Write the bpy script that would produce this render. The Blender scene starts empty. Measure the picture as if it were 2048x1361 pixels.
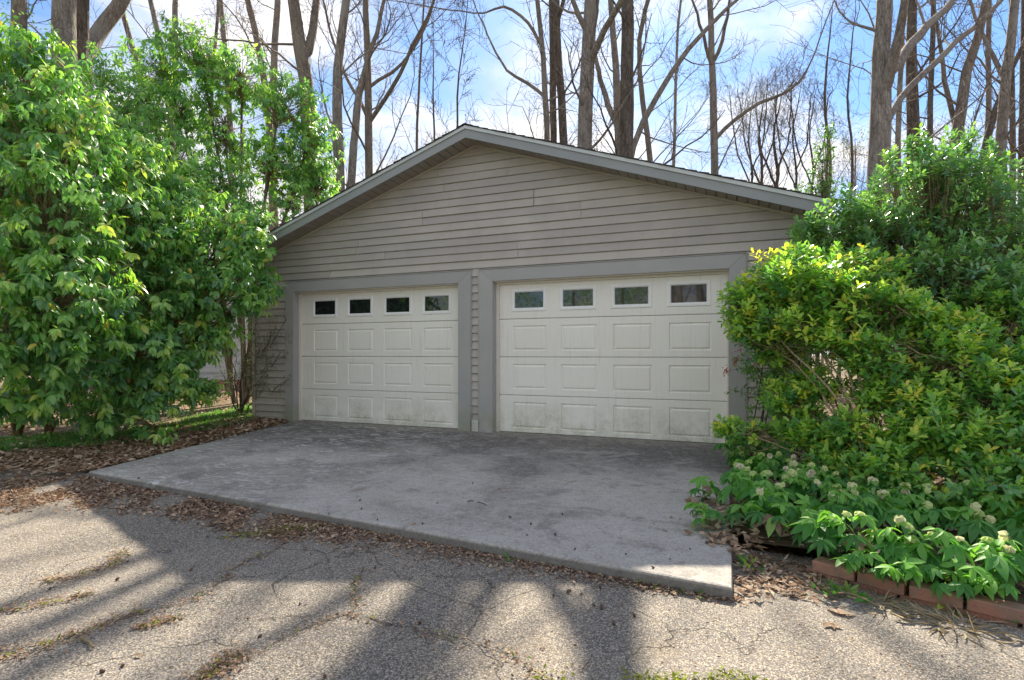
import bpy, math, random
import numpy as np
from mathutils import Matrix, Vector

S = bpy.context.scene
C = S.collection
R = math.radians
rng = np.random.default_rng(11)
random.seed(4)

# ------------------------------------------------------------ camera
F, D, EYE = 1096.0, 7.03, 1.10
ANG = math.atan(1096 / 2724)
ca, sa = math.cos(ANG), math.sin(ANG)
cam = bpy.data.cameras.new('camera')
cam.lens = F / 2048 * 36
cam.sensor_width = 36
cam.shift_y = 27.5 / 2048
cam.clip_end = 2000
co = bpy.data.objects.new('camera', cam)
C.objects.link(co)
co.location = (0, -D, EYE)
co.rotation_euler = (R(90), 0, ANG)
S.camera = co

# ------------------------------------------------------------ sky and sun
SUN_AZ = math.atan2(-0.17, 1.0)          # measured from +Y, negative = towards -X
SUN_EL = R(42)
sd = Vector((math.sin(SUN_AZ) * math.cos(SUN_EL), math.cos(SUN_AZ) * math.cos(SUN_EL), math.sin(SUN_EL)))
sun = bpy.data.lights.new('sun', 'SUN')
sun.energy = 2.0
sun.angle = R(0.55)
sun.color = (1.0, 0.89, 0.72)
so = bpy.data.objects.new('sun', sun)
C.objects.link(so)
so.rotation_euler = sd.to_track_quat('Z', 'Y').to_euler()
S.view_settings.view_transform = 'Standard'
S.view_settings.look = 'None'
S.view_settings.exposure = 2.62
S.view_settings.gamma = 1.0
S.view_settings.use_curve_mapping = False
S.cycles.max_bounces = 7
S.cycles.transparent_max_bounces = 8
S.cycles.use_denoising = True


class NT:
    """small helper for node graphs"""
    def __init__(s, tree):
        s.t = tree
        s.n = tree.nodes
        s.l = tree.links

    def node(s, typ, **kw):
        ins = kw.pop('ins', {})
        nd = s.n.new(typ)
        for k, v in kw.items():
            setattr(nd, k, v)
        for k, v in ins.items():
            s.set(nd.inputs[k], v)
        return nd

    def set(s, sock, v):
        if isinstance(v, bpy.types.NodeSocket):
            s.l.new(v, sock)
        elif isinstance(v, bpy.types.Node):
            s.l.new(v.outputs[0], sock)
        elif isinstance(v, (tuple, list)) and len(v) == 3 and sock.type == 'RGBA':
            sock.default_value = (*v, 1)
        else:
            sock.default_value = v

    def math(s, op, a, b=0.0, c=0.0, clamp=False):
        nd = s.n.new('ShaderNodeMath')
        nd.operation = op
        nd.use_clamp = clamp
        for i, v in enumerate((a, b, c)):
            s.set(nd.inputs[i], v)
        return nd.outputs[0]

    def mix(s, f, a, b, blend='MIX'):
        nd = s.n.new('ShaderNodeMix')
        nd.data_type = 'RGBA'
        nd.blend_type = blend
        nd.clamp_factor = True
        s.set(nd.inputs[0], f)
        s.set(nd.inputs[6], a)
        s.set(nd.inputs[7], b)
        return nd.outputs[2]

    def noise(s, vec, scale, detail=4, rough=0.55, dist=0.0, out=0):
        nd = s.node('ShaderNodeTexNoise', ins={'Scale': scale, 'Detail': detail, 'Roughness': rough, 'Distortion': dist})
        if vec is not None:
            s.set(nd.inputs['Vector'], vec)
        return nd.outputs[out]

    def ramp(s, f, stops, interp='LINEAR'):
        nd = s.n.new('ShaderNodeValToRGB')
        nd.color_ramp.interpolation = interp
        e = nd.color_ramp.elements
        while len(e) < len(stops):
            e.new(0.5)
        for el, (p, c) in zip(e, stops):
            el.position = p
            el.color = (c, c, c, 1) if isinstance(c, (int, float)) else (*c, 1)
        s.set(nd.inputs[0], f)
        return nd.outputs[0]

    def smooth(s, v, lo, hi):
        nd = s.node('ShaderNodeMapRange', interpolation_type='SMOOTHSTEP')
        s.set(nd.inputs[0], v)
        nd.inputs[1].default_value = lo
        nd.inputs[2].default_value = hi
        return nd.outputs[0]


w = bpy.data.worlds.new('World')
S.world = w
w.use_nodes = True
w.node_tree.nodes.clear()
N = NT(w.node_tree)
sky = N.node('ShaderNodeTexSky', sky_type='NISHITA', sun_disc=False, sun_elevation=SUN_EL,
             sun_rotation=SUN_AZ, air_density=1.0, dust_density=0.25, ozone_density=2.5)
tc = N.node('ShaderNodeTexCoord')
sep = N.node('ShaderNodeSeparateXYZ', ins={0: tc.outputs['Generated']})
zz = N.math('MAXIMUM', sep.outputs[2], 0.0)
den = N.math('ADD', zz, 0.22)
cx = N.math('DIVIDE', sep.outputs[0], den)
cy = N.math('DIVIDE', sep.outputs[1], den)
cv = N.node('ShaderNodeCombineXYZ', ins={0: cx, 1: cy, 2: 3.7})
n1 = N.noise(cv, 1.5, 9, 0.56, 0.25)
n2 = N.noise(cv, 0.55, 3, 0.5)
bias = N.math('MULTIPLY', N.math('MINIMUM', zz, 0.5), -0.42)
m = N.math('ADD', N.math('ADD', n1, N.math('MULTIPLY', n2, 0.5)), bias)
mask = N.smooth(m, 0.455, 0.70)
mask = N.math('MULTIPLY', mask, 0.95)
shade = N.noise(cv, 3.1, 6, 0.6)
cc = N.mix(N.smooth(shade, 0.35, 0.65), (0.60, 0.64, 0.72), (1.06, 1.0, 0.94))
skyc = N.mix(1.0, sky.outputs[0], (0.66, 0.84, 1.0), 'MULTIPLY')
bg1 = N.node('ShaderNodeBackground', ins={'Color': skyc, 'Strength': 0.034})
bg2 = N.node('ShaderNodeBackground', ins={'Color': cc, 'Strength': 0.235})
ms = N.node('ShaderNodeMixShader', ins={0: mask, 1: bg1.outputs[0], 2: bg2.outputs[0]})
N.node('ShaderNodeOutputWorld', ins={0: ms.outputs[0]})


# ------------------------------------------------------------ placing helpers
def P(px, py, Z):
    """a spot seen at photo pixel (px, py), Z metres in front of the camera"""
    r = (px - 1024) / F * Z
    return np.array((r * ca - Z * sa, -D + r * sa + Z * ca, EYE + (708 - py) / F * Z))


def G(px, py, z=0.0):
    """a spot on the ground of height z"""
    return P(px, py, F * (EYE - z) / (py - 708))


def to_px(p):
    p = np.asarray(p, float)
    x, y = p[..., 0], p[..., 1] + D
    r = x * ca + y * sa
    Z = -x * sa + y * ca
    return 1024 + r / Z * F, 708 - (p[..., 2] - EYE) / Z * F, Z


# ------------------------------------------------------------ mesh helpers
def mkmesh(name, V, faces, smooth=False, var=None, mat=None):
    V = np.asarray(V, np.float32)
    if not isinstance(faces, (list, tuple)):
        faces = [faces]
    faces = [np.asarray(f, np.int32) for f in faces if len(f)]
    me = bpy.data.meshes.new(name)
    me.vertices.add(len(V))
    me.vertices.foreach_set('co', V.ravel())
    li = np.concatenate([f.ravel() for f in faces])
    tot = np.concatenate([np.full(len(f), f.shape[1], np.int32) for f in faces])
    me.loops.add(len(li))
    me.loops.foreach_set('vertex_index', li)
    me.polygons.add(len(tot))
    me.polygons.foreach_set('loop_start', np.concatenate([[0], np.cumsum(tot)[:-1]]).astype(np.int32))
    me.update(calc_edges=True)
    me.polygons.foreach_set('use_smooth', np.full(len(tot), smooth, bool))
    if var is not None:
        at = me.attributes.new('var', 'FLOAT', 'POINT')
        at.data.foreach_set('value', np.asarray(var, np.float32))
    if mat:
        me.materials.append(mat)
    return me


def link(name, me, parent=None, loc=None, **props):
    o = bpy.data.objects.new(name, me)
    C.objects.link(o)
    if parent is not None:
        o.parent = parent
    if loc is not None:
        o.location = loc
    for k, v in props.items():
        o[k] = v
    return o


def empty(name, loc, label, cat, group=None):
    o = bpy.data.objects.new(name, None)
    C.objects.link(o)
    o.location = loc
    o.empty_display_size = 0.1
    o['label'] = label
    o['category'] = cat
    if group:
        o['group'] = group
    return o


def box_vf(x0, x1, y0, y1, z0, z1):
    V = [(x, y, z) for x in (x0, x1) for y in (y0, y1) for z in (z0, z1)]
    Fs = [(0, 1, 3, 2), (4, 6, 7, 5), (0, 4, 5, 1), (2, 3, 7, 6), (0, 2, 6, 4), (1, 5, 7, 3)]
    return np.array(V, float), np.array(Fs)


def join(parts):
    Vs, Fq, Ft, n = [], [], [], 0
    for V, fs in parts:
        V = np.asarray(V, float)
        Vs.append(V)
        for f in (fs if isinstance(fs, (list, tuple)) and len(fs) and np.ndim(fs[0]) == 2 else [np.asarray(fs)]):
            f = np.asarray(f)
            (Fq if f.shape[1] == 4 else Ft).append(f + n)
        n += len(V)
    out = []
    if Fq:
        out.append(np.concatenate(Fq))
    if Ft:
        out.append(np.concatenate(Ft))
    return np.concatenate(Vs), out


def boxes(name, bl, mat, parent=None, bevel=0.0, **props):
    V, f = join([box_vf(*b) for b in bl])
    o = link(name, mkmesh(name, V, f, mat=mat), parent, **props)
    if bevel:
        md = o.modifiers.new('b', 'BEVEL')
        md.width = bevel
        md.segments = 2
        md.limit_method = 'ANGLE'
    return o


def extrude_poly(poly, y0, y1, axis='y'):
    """prism of a polygon given in (x, z), extruded along y; returns V, [quads], ngon handled as fan"""
    n = len(poly)
    V = np.array([(p[0], y0, p[1]) for p in poly] + [(p[0], y1, p[1]) for p in poly], float)
    q = np.array([(i, (i + 1) % n, n + (i + 1) % n, n + i) for i in range(n)])
    t = np.array([(0, i + 1, i) for i in range(1, n - 1)] + [(n, n + i, n + i + 1) for i in range(1, n - 1)])
    return V, [q, t]


# ------------------------------------------------------------ materials
def mat_new(name):
    m = bpy.data.materials.new(name)
    m.use_nodes = True
    m.node_tree.nodes.clear()
    return m, NT(m.node_tree)


def finish(N, col, rough=0.6, bump=None, bstr=0.3, bdist=0.01, spec=0.5, **extra):
    ins = {'Base Color': col, 'Roughness': rough, 'Specular IOR Level': spec}
    ins.update(extra)
    p = N.node('ShaderNodeBsdfPrincipled', ins=ins)
    if bump is not None:
        b = N.node('ShaderNodeBump', ins={'Height': bump, 'Strength': bstr, 'Distance': bdist})
        N.l.new(b.outputs[0], p.inputs['Normal'])
    N.node('ShaderNodeOutputMaterial', ins={0: p.outputs[0]})
    return p


def geo_pos(N):
    return N.node('ShaderNodeNewGeometry').outputs['Position']


def map_scale(N, v, s):
    return N.node('ShaderNodeMapping', ins={'Vector': v, 'Scale': s}).outputs[0]


def painted(name, c1, c2, rough=0.55, algae=0.0, zlo=0.0, zhi=0.5, bstr=0.12, grain=(3, 3, 60), dirt=(0.30, 0.27, 0.22), damt=0.35):
    m, N = mat_new(name)
    p = geo_pos(N)
    n1 = N.noise(p, 1.6, 6, 0.6)
    oi = N.node('ShaderNodeObjectInfo').outputs['Random']
    n1 = N.math('ADD', N.math('MULTIPLY', n1, 0.75), N.math('MULTIPLY', oi, 0.25))
    col = N.mix(N.smooth(n1, 0.3, 0.75), c1, c2)
    streak = N.noise(map_scale(N, p, (26, 26, 1.4)), 1.0, 4, 0.65)
    col = N.mix(N.math('MULTIPLY', N.smooth(streak, 0.52, 0.8), damt), col, dirt)
    sp = N.noise(p, 55, 3, 0.7)
    col = N.mix(N.math('MULTIPLY', N.smooth(sp, 0.58, 0.74), 0.25), col, dirt)
    if algae:
        sepz = N.node('ShaderNodeSeparateXYZ', ins={0: p})
        h = N.smooth(sepz.outputs[2], zhi, zlo)
        na = N.noise(p, 3.3, 7, 0.65)
        fine = N.noise(p, 38, 4, 0.7)
        k = N.math('MULTIPLY', N.math('MULTIPLY', h, N.smooth(na, 0.36, 0.66)), N.math('ADD', 0.45, N.smooth(fine, 0.3, 0.7)))
        col = N.mix(N.math('MULTIPLY', k, algae, clamp=True), col, (0.22, 0.26, 0.12))
    g = N.noise(map_scale(N, p, grain), 8, 4, 0.6)
    finish(N, col, rough, g, bstr, 0.004)
    return m


M = {}
M['siding'] = painted('siding_vinyl', (0.37, 0.342, 0.312), (0.48, 0.442, 0.39), 0.5, 0.5, -0.1, 0.75, damt=0.3)
M['trim'] = painted('trim_metal', (0.35, 0.345, 0.335), (0.41, 0.40, 0.385), 0.42, 0.7, -0.05, 0.5, 0.05, (2, 2, 2), damt=0.25)
M['fascia'] = painted('fascia_metal', (0.245, 0.265, 0.27), (0.30, 0.315, 0.315), 0.4, 0, bstr=0.05, grain=(2, 2, 2), damt=0.3)
M['drip'] = painted('drip_edge_metal', (0.46, 0.50, 0.50), (0.56, 0.60, 0.59), 0.4, 0, bstr=0.05, grain=(2, 2, 2), damt=0.2)
M['soffit'] = painted('soffit_vinyl', (0.27, 0.235, 0.20), (0.32, 0.285, 0.245), 0.5, 0, bstr=0.1)
M['channel'] = painted('channel_vinyl', (0.42, 0.38, 0.31), (0.48, 0.43, 0.36), 0.5, 0.6, -0.1, 0.7)
M['door'] = painted('door_enamel', (0.85, 0.82, 0.735), (0.89, 0.865, 0.785), 0.45, 0.42, -0.02, 0.62, 0.25, (1.5, 1.5, 22), dirt=(0.40, 0.38, 0.31), damt=0.28)
M['frame'] = painted('window_frame_paint', (0.86, 0.85, 0.81), (0.88, 0.87, 0.84), 0.4, 0, bstr=0.05, damt=0.1)
M['stop'] = painted('door_stop', (0.74, 0.68, 0.58), (0.80, 0.75, 0.66), 0.5, 0.4, -0.05, 0.3)
M['dark'] = painted('rubber', (0.03, 0.03, 0.03), (0.05, 0.05, 0.045), 0.7)
M['white_block'] = painted('white_block', (0.62, 0.62, 0.58), (0.7, 0.7, 0.66), 0.8, 0.5)

m, N = mat_new('window_glass')
gn = N.noise(geo_pos(N), 3.0, 2)
finish(N, (0.012, 0.016, 0.018), 0.03, gn, 0.03, 0.01, spec=0.9)
M['glass'] = m

m, N = mat_new('shingle')
p = geo_pos(N)
v = N.node('ShaderNodeTexVoronoi', ins={'Vector': p, 'Scale': 220})
oi = N.node('ShaderNodeObjectInfo').outputs['Random']
c = N.mix(v.outputs['Distance'], (0.05, 0.048, 0.045), (0.11, 0.105, 0.10))
c = N.mix(N.math('MULTIPLY', oi, 0.4), c, (0.035, 0.04, 0.035))
finish(N, c, 0.9, v.outputs['Distance'], 0.5, 0.004)
M['shingle'] = m

# aged asphalt: pale stones in a dark binder, cracks, moss
m, N = mat_new('asphalt')
p = geo_pos(N)
v = N.node('ShaderNodeTexVoronoi', ins={'Vector': p, 'Scale': 105, 'Randomness': 1})
vs = N.node('ShaderNodeSeparateColor', ins={0: v.outputs['Color']})
v2 = N.node('ShaderNodeTexVoronoi', ins={'Vector': p, 'Scale': 210, 'Randomness': 1})
v2s = N.node('ShaderNodeSeparateColor', ins={0: v2.outputs['Color']})
big = N.noise(p, 0.55, 5, 0.6)
mid = N.noise(p, 3.2, 5, 0.6)
stone = N.mix(vs.outputs[1], (0.22, 0.185, 0.14), (0.47, 0.395, 0.30))
binder = N.mix(N.smooth(mid, 0.3, 0.7), (0.115, 0.105, 0.097), (0.17, 0.15, 0.13))
binder = N.mix(N.math('MULTIPLY', N.smooth(big, 0.4, 0.65), 0.6), binder, (0.23, 0.21, 0.185))
wear = N.math('ADD', N.math('MULTIPLY', mid, 0.45), N.math('MULTIPLY', big, 0.35))
inner = N.smooth(v.outputs['Distance'], 0.62, 0.42)
sm = N.math('MULTIPLY', N.math('GREATER_THAN', N.math('ADD', vs.outputs[0], N.math('MULTIPLY', wear, 0.55)), 0.72), inner)
col = N.mix(sm, binder, stone)
sm2 = N.math('GREATER_THAN', v2s.outputs[0], 0.70)
col = N.mix(N.math('MULTIPLY', sm2, 0.6), col, N.mix(v2s.outputs[1], (0.34, 0.31, 0.27), (0.52, 0.48, 0.42)))
pit = N.math('LESS_THAN', v2s.outputs[2], 0.13)
col = N.mix(N.math('MULTIPLY', pit, 0.75), col, (0.03, 0.028, 0.026))
# hairline cracks
wv = N.node('ShaderNodeVectorMath', operation='ADD')
N.l.new(p, wv.inputs[0])
wn = N.node('ShaderNodeTexNoise', ins={'Vector': p, 'Scale': 2.2, 'Detail': 5})
wsc = N.node('ShaderNodeVectorMath', operation='SCALE', ins={'Vector': wn.outputs['Color'], 'Scale': 0.55})
N.l.new(wsc.outputs[0], wv.inputs[1])
vc = N.node('ShaderNodeTexVoronoi', feature='DISTANCE_TO_EDGE', ins={'Vector': wv.outputs[0], 'Scale': 1.15})
crk = N.smooth(vc.outputs['Distance'], 0.007, 0.0)
crk = N.math('MULTIPLY', crk, N.smooth(N.noise(p, 1.1, 3), 0.40, 0.55))
col = N.mix(N.math('MULTIPLY', crk, 0.6), col, (0.035, 0.028, 0.02))
dust = N.math('MULTIPLY', N.smooth(N.noise(p, 1.7, 7, 0.7), 0.56, 0.74), 0.45)
col = N.mix(dust, col, (0.24, 0.19, 0.13))
h = N.math('SUBTRACT', N.math('ADD', N.math('MULTIPLY', sm, 0.6), N.math('MULTIPLY', sm2, 0.3)), N.math('MULTIPLY', crk, 2.0))
h = N.math('SUBTRACT', h, N.math('MULTIPLY', pit, 0.6))
h = N.math('ADD', h, N.math('MULTIPLY', mid, 0.6))
finish(N, col, 0.85, h, 0.7, 0.006, spec=0.3)
M['asphalt'] = m

# concrete slab
m, N = mat_new('concrete')
p = geo_pos(N)
a = N.noise(p, 0.75, 7, 0.62, 0.4)
b = N.noise(p, 5.5, 8, 0.68, 0.6)
f = N.noise(p, 60, 4, 0.7)
sepp = N.node('ShaderNodeSeparateXYZ', ins={0: p})
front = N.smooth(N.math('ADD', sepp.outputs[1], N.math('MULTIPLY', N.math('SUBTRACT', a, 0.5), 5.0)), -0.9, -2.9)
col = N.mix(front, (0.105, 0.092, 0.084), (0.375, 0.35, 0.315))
col = N.mix(N.math('MULTIPLY', N.smooth(a, 0.47, 0.62), 0.4), col, (0.15, 0.13, 0.12))
mot = N.noise(p, 14, 8, 0.75, 0.8)
col = N.mix(N.math('MULTIPLY', N.smooth(mot, 0.45, 0.68), 0.5), col, (0.40, 0.395, 0.375))
col = N.mix(N.math('MULTIPLY', N.smooth(mot, 0.50, 0.33), 0.5), col, (0.13, 0.12, 0.11))
lft = N.math('ADD', 0.25, N.math('MULTIPLY', N.smooth(sepp.outputs[0], -2.2, -5.0), 0.75))
sc = N.noise(map_scale(N, p, (1.0, 2.2, 1)), 4.0, 9, 0.74, 1.8)
col = N.mix(N.math('MULTIPLY', N.smooth(sc, 0.52, 0.62), N.math('MULTIPLY', lft, 0.9)), col, (0.60, 0.60, 0.58))
worn = N.noise(p, 2.3, 7, 0.65, 0.8)
col = N.mix(N.math('MULTIPLY', N.smooth(worn, 0.53, 0.66), 0.4), col, (0.46, 0.44, 0.40))
col = N.mix(N.math('MULTIPLY', N.smooth(worn, 0.46, 0.34), 0.5), col, (0.11, 0.10, 0.095))
rust = N.noise(p, 1.9, 5, 0.6)
col = N.mix(N.math('MULTIPLY', N.smooth(rust, 0.6, 0.75), 0.35), col, (0.24, 0.15, 0.11))
near = N.smooth(sepp.outputs[1], -0.45, -0.02)
col = N.mix(N.math('MULTIPLY', near, N.math('MULTIPLY', N.smooth(b, 0.35, 0.6), 0.6)), col, (0.34, 0.31, 0.26))
col = N.mix(N.math('MULTIPLY', N.smooth(f, 0.52, 0.7), 0.55), col, (0.07, 0.07, 0.07))
col = N.mix(N.math('MULTIPLY', N.smooth(f, 0.46, 0.34), 0.5), col, (0.58, 0.57, 0.54))
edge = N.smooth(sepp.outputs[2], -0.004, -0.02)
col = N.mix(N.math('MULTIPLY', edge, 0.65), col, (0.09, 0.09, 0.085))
fine = N.noise(p, 260, 2, 0.5)
finish(N, col, 0.85, N.math('ADD', N.math('ADD', f, N.math('MULTIPLY', b, 0.6)), N.math('MULTIPLY', fine, 0.3)), 0.35, 0.005, spec=0.35)
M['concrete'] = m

m, N = mat_new('chalk_scratch')
p = geo_pos(N)
finish(N, N.mix(N.noise(p, 40, 4), (0.30, 0.30, 0.30), (0.55, 0.55, 0.55)), 0.9)
M['chalk'] = m

m, N = mat_new('leafy_soil')
p = geo_pos(N)
v = N.node('ShaderNodeTexVoronoi', ins={'Vector': map_scale(N, p, (1, 1, 0.2)), 'Scale': 22, 'Randomness': 1})
col = N.ramp(N.node('ShaderNodeSeparateColor', ins={0: v.outputs['Color']}).outputs[0],
             [(0.0, (0.045, 0.034, 0.02)), (0.4, (0.12, 0.09, 0.05)), (0.75, (0.21, 0.155, 0.085)), (1.0, (0.31, 0.24, 0.14))])
col = N.mix(N.math('MULTIPLY', N.smooth(N.noise(p, 0.6, 5), 0.45, 0.6), 0.5), col, (0.10, 0.075, 0.05))
finish(N, col, 0.95, N.math('ADD', v.outputs['Distance'], N.noise(p, 12, 5)), 0.7, 0.02, spec=0.2)
M['soil'] = m

m, N = mat_new('bed_soil')
p = geo_pos(N)
col = N.mix(N.noise(p, 14, 6, 0.7), (0.035, 0.025, 0.018), (0.16, 0.11, 0.07))
finish(N, col, 0.95, N.noise(p, 30, 6, 0.7), 0.8, 0.02, spec=0.2)
M['bed'] = m


def bark(name, c1, c2, c3=None, scale=1.0):
    m, N = mat_new(name)
    tcn = N.node('ShaderNodeTexCoord').outputs['Object']
    st = map_scale(N, tcn, (14 * scale, 14 * scale, 2.6 * scale))
    n = N.noise(st, 1.0, 7, 0.7, 0.4)
    b = N.noise(tcn, 0.9, 4)
    vv = N.node('ShaderNodeTexVoronoi', feature='DISTANCE_TO_EDGE', ins={'Vector': map_scale(N, tcn, (22 * scale, 22 * scale, 5 * scale)), 'Scale': 1.0})
    col = N.mix(N.smooth(n, 0.3, 0.7), c1, c2)
    col = N.mix(N.math('MULTIPLY', N.smooth(vv.outputs['Distance'], 0.12, 0.0), 0.6), col, tuple(x * 0.35 for x in c1))
    if c3:
        col = N.mix(N.math('MULTIPLY', N.smooth(b, 0.48, 0.62), 0.7), col, c3)
    h = N.math('ADD', n, N.math('MULTIPLY', vv.outputs['Distance'], 1.2))
    finish(N, col, 0.9, h, 0.8, 0.02, spec=0.2)
    return m


M['bark_grey'] = bark('bark_grey', (0.16, 0.135, 0.115), (0.34, 0.305, 0.27), (0.27, 0.25, 0.22))
M['bark_dark'] = bark('bark_dark', (0.075, 0.06, 0.05), (0.19, 0.16, 0.135), (0.14, 0.12, 0.10))
M['bark_brown'] = bark('bark_brown', (0.14, 0.112, 0.09), (0.29, 0.245, 0.205), (0.22, 0.19, 0.165))
M['bark_stem'] = bark('bark_orange', (0.20, 0.12, 0.055), (0.42, 0.28, 0.14), (0.26, 0.22, 0.10), 3)
M['bark_twig'] = bark('bark_twig', (0.28, 0.22, 0.12), (0.48, 0.40, 0.25), None, 3)


def leafmat(name, stops, trans=0.45, rough=0.32, tint=(1.35, 1.5, 0.55), spec=0.5):
    m, N = mat_new(name)
    at = N.node('ShaderNodeAttribute', attribute_name='var').outputs['Fac']
    p = geo_pos(N)
    nz = N.noise(p, 40, 2)
    f = N.math('ADD', at, N.math('MULTIPLY', N.math('SUBTRACT', nz, 0.5), 0.15))
    col = N.ramp(f, stops)
    pr = N.node('ShaderNodeBsdfPrincipled', ins={'Base Color': col, 'Roughness': rough, 'Specular IOR Level': spec})
    tcol = N.mix(1.0, col, tint, 'MULTIPLY')
    tr = N.node('ShaderNodeBsdfTranslucent', ins={'Color': tcol})
    mx = N.node('ShaderNodeMixShader', ins={0: trans, 1: pr.outputs[0], 2: tr.outputs[0]})
    N.node('ShaderNodeOutputMaterial', ins={0: mx.outputs[0]})
    return m


M['leaf_laurel'] = leafmat('leaf_laurel', [(0.0, (0.10, 0.24, 0.12)), (0.3, (0.18, 0.38, 0.14)), (0.6, (0.30, 0.53, 0.16)), (0.85, (0.48, 0.66, 0.19)), (0.96, (0.58, 0.66, 0.18)), (1.0, (0.72, 0.52, 0.12))], 0.5, 0.36, spec=0.8)
M['leaf_dark'] = leafmat('leaf_dark', [(0.0, (0.06, 0.15, 0.06)), (0.5, (0.11, 0.26, 0.085)), (1.0, (0.24, 0.40, 0.11))], 0.42, 0.35)
M['leaf_holly'] = leafmat('leaf_holly', [(0.0, (0.10, 0.23, 0.13)), (0.4, (0.18, 0.38, 0.16)), (0.75, (0.33, 0.54, 0.15)), (1.0, (0.52, 0.62, 0.13))], 0.40, 0.26, spec=0.9)
M['leaf_gold'] = leafmat('leaf_gold', [(0.0, (0.10, 0.27, 0.12)), (0.35, (0.20, 0.42, 0.11)), (0.62, (0.38, 0.58, 0.12)), (0.88, (0.64, 0.71, 0.13)), (1.0, (0.82, 0.60, 0.10))], 0.48, 0.32, spec=0.6)
M['leaf_green'] = leafmat('leaf_green', [(0.0, (0.09, 0.26, 0.11)), (0.35, (0.17, 0.39, 0.12)), (0.7, (0.32, 0.54, 0.12)), (1.0, (0.60, 0.66, 0.13))], 0.45, 0.28, spec=0.7)
M['leaf_helle'] = leafmat('leaf_hellebore', [(0.0, (0.06, 0.20, 0.06)), (0.5, (0.11, 0.32, 0.07)), (0.9, (0.24, 0.47, 0.10)), (1.0, (0.25, 0.13, 0.13))], 0.42, 0.5, spec=0.3)
M['petal'] = leafmat('petal', [(0.0, (0.46, 0.62, 0.20)), (0.6, (0.66, 0.72, 0.36)), (1.0, (0.76, 0.68, 0.58))], 0.45, 0.6, (1.1, 1.1, 0.9))
M['leaf_grass'] = leafmat('leaf_grass', [(0.0, (0.06, 0.20, 0.05)), (0.6, (0.14, 0.34, 0.08)), (1.0, (0.38, 0.38, 0.15))], 0.4, 0.5)
M['leaf_dead'] = leafmat('leaf_dead', [(0.0, (0.09, 0.055, 0.04)), (0.4, (0.24, 0.155, 0.10)), (0.75, (0.42, 0.30, 0.21)), (1.0, (0.60, 0.48, 0.35))], 0.2, 0.8, (1.2, 0.9, 0.6), 0.2)
M['straw'] = leafmat('straw', [(0.0, (0.28, 0.22, 0.14)), (1.0, (0.52, 0.45, 0.30))], 0.2, 0.7, (1.1, 1.0, 0.8), 0.2)
M['moss'] = leafmat('moss', [(0.0, (0.12, 0.17, 0.03)), (1.0, (0.34, 0.38, 0.05))], 0.3, 0.8, (1.2, 1.2, 0.6), 0.1)
M['lichen'] = leafmat('lichen', [(0.0, (0.14, 0.22, 0.10)), (1.0, (0.30, 0.38, 0.20))], 0.3, 0.8, (1.2, 1.2, 0.9), 0.1)
m, N = mat_new('berry')
finish(N, (0.42, 0.04, 0.05), 0.35)
M['berry'] = m
m, N = mat_new('brick_clay')
p = geo_pos(N)
oi = N.node('ShaderNodeObjectInfo').outputs['Random']
col = N.mix(oi, (0.28, 0.13, 0.09), (0.44, 0.23, 0.17))
col = N.mix(N.math('MULTIPLY', N.smooth(N.noise(p, 9, 6, 0.7), 0.42, 0.62), 0.7), col, (0.20, 0.155, 0.12))
col = N.mix(N.math('MULTIPLY', N.smooth(N.noise(p, 80, 4, 0.7), 0.55, 0.7), 0.5), col, (0.14, 0.07, 0.05))
finish(N, col, 0.85, N.noise(p, 90, 5, 0.7), 0.5, 0.004, spec=0.25)
M['brick'] = m
m, N = mat_new('pod')
p = geo_pos(N)
finish(N, N.mix(N.noise(p, 60, 3), (0.035, 0.022, 0.016), (0.15, 0.09, 0.06)), 0.7, N.noise(p, 150, 3), 0.5, 0.003)
M['pod'] = m
M['shed_wall'] = painted('shed_wall', (0.55, 0.55, 0.56), (0.64, 0.63, 0.63), 0.6, 0.3, 0, 0.5)

# ------------------------------------------------------------ setting: ground, drive, slab
g = 400.0
xs = np.array([-g, -60, -20, 20, 60, g])
gv = np.array([(x, y, -0.085) for y in xs for x in xs])
gf = np.array([(j * 6 + i, j * 6 + i + 1, j * 6 + i + 7, j * 6 + i + 6) for j in range(5) for i in range(5)])
link('ground', mkmesh('ground', gv, gf, mat=M['soil']), kind='structure')


def bumpy_sheet(poly, z, amp, step, name, mat, edge_drop=0.0, zfun=None):
    """triangulated grid clipped to a polygon, with gentle relief"""
    poly = np.array(poly, float)
    x0, y0 = poly.min(0)
    x1, y1 = poly.max(0)
    nx, ny = int((x1 - x0) / step) + 2, int((y1 - y0) / step) + 2
    gx, gy = np.meshgrid(np.linspace(x0, x1, nx), np.linspace(y0, y1, ny))
    pts = np.stack([gx.ravel(), gy.ravel()], 1)

    def inside(q):
        r = np.zeros(len(q), bool)
        j = len(poly) - 1
        for i in range(len(poly)):
            xi, yi = poly[i]
            xj, yj = poly[j]
            c_ = ((yi > q[:, 1]) != (yj > q[:, 1])) & (q[:, 0] < (xj - xi) * (q[:, 1] - yi) / (yj - yi + 1e-12) + xi)
            r ^= c_
            j = i
        return r
    idx = np.arange(nx * ny).reshape(ny, nx)
    q = np.stack([idx[:-1, :-1], idx[:-1, 1:], idx[1:, 1:], idx[1:, :-1]], -1).reshape(-1, 4)
    cen = pts[q].mean(1)
    q = q[inside(cen)]
    z_ = z + amp * (np.sin(pts[:, 0] * 2.3 + np.sin(pts[:, 1] * 1.7)) * 0.5 + np.sin(pts[:, 1] * 3.1 + pts[:, 0]) * 0.35 + rng.normal(0, 0.12, len(pts)))
    if zfun is not None:
        z_ = z_ + zfun(pts)
    V = np.column_stack([pts, z_])
    return link(name, mkmesh(name, V, q, True, mat=mat), kind='structure')


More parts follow.
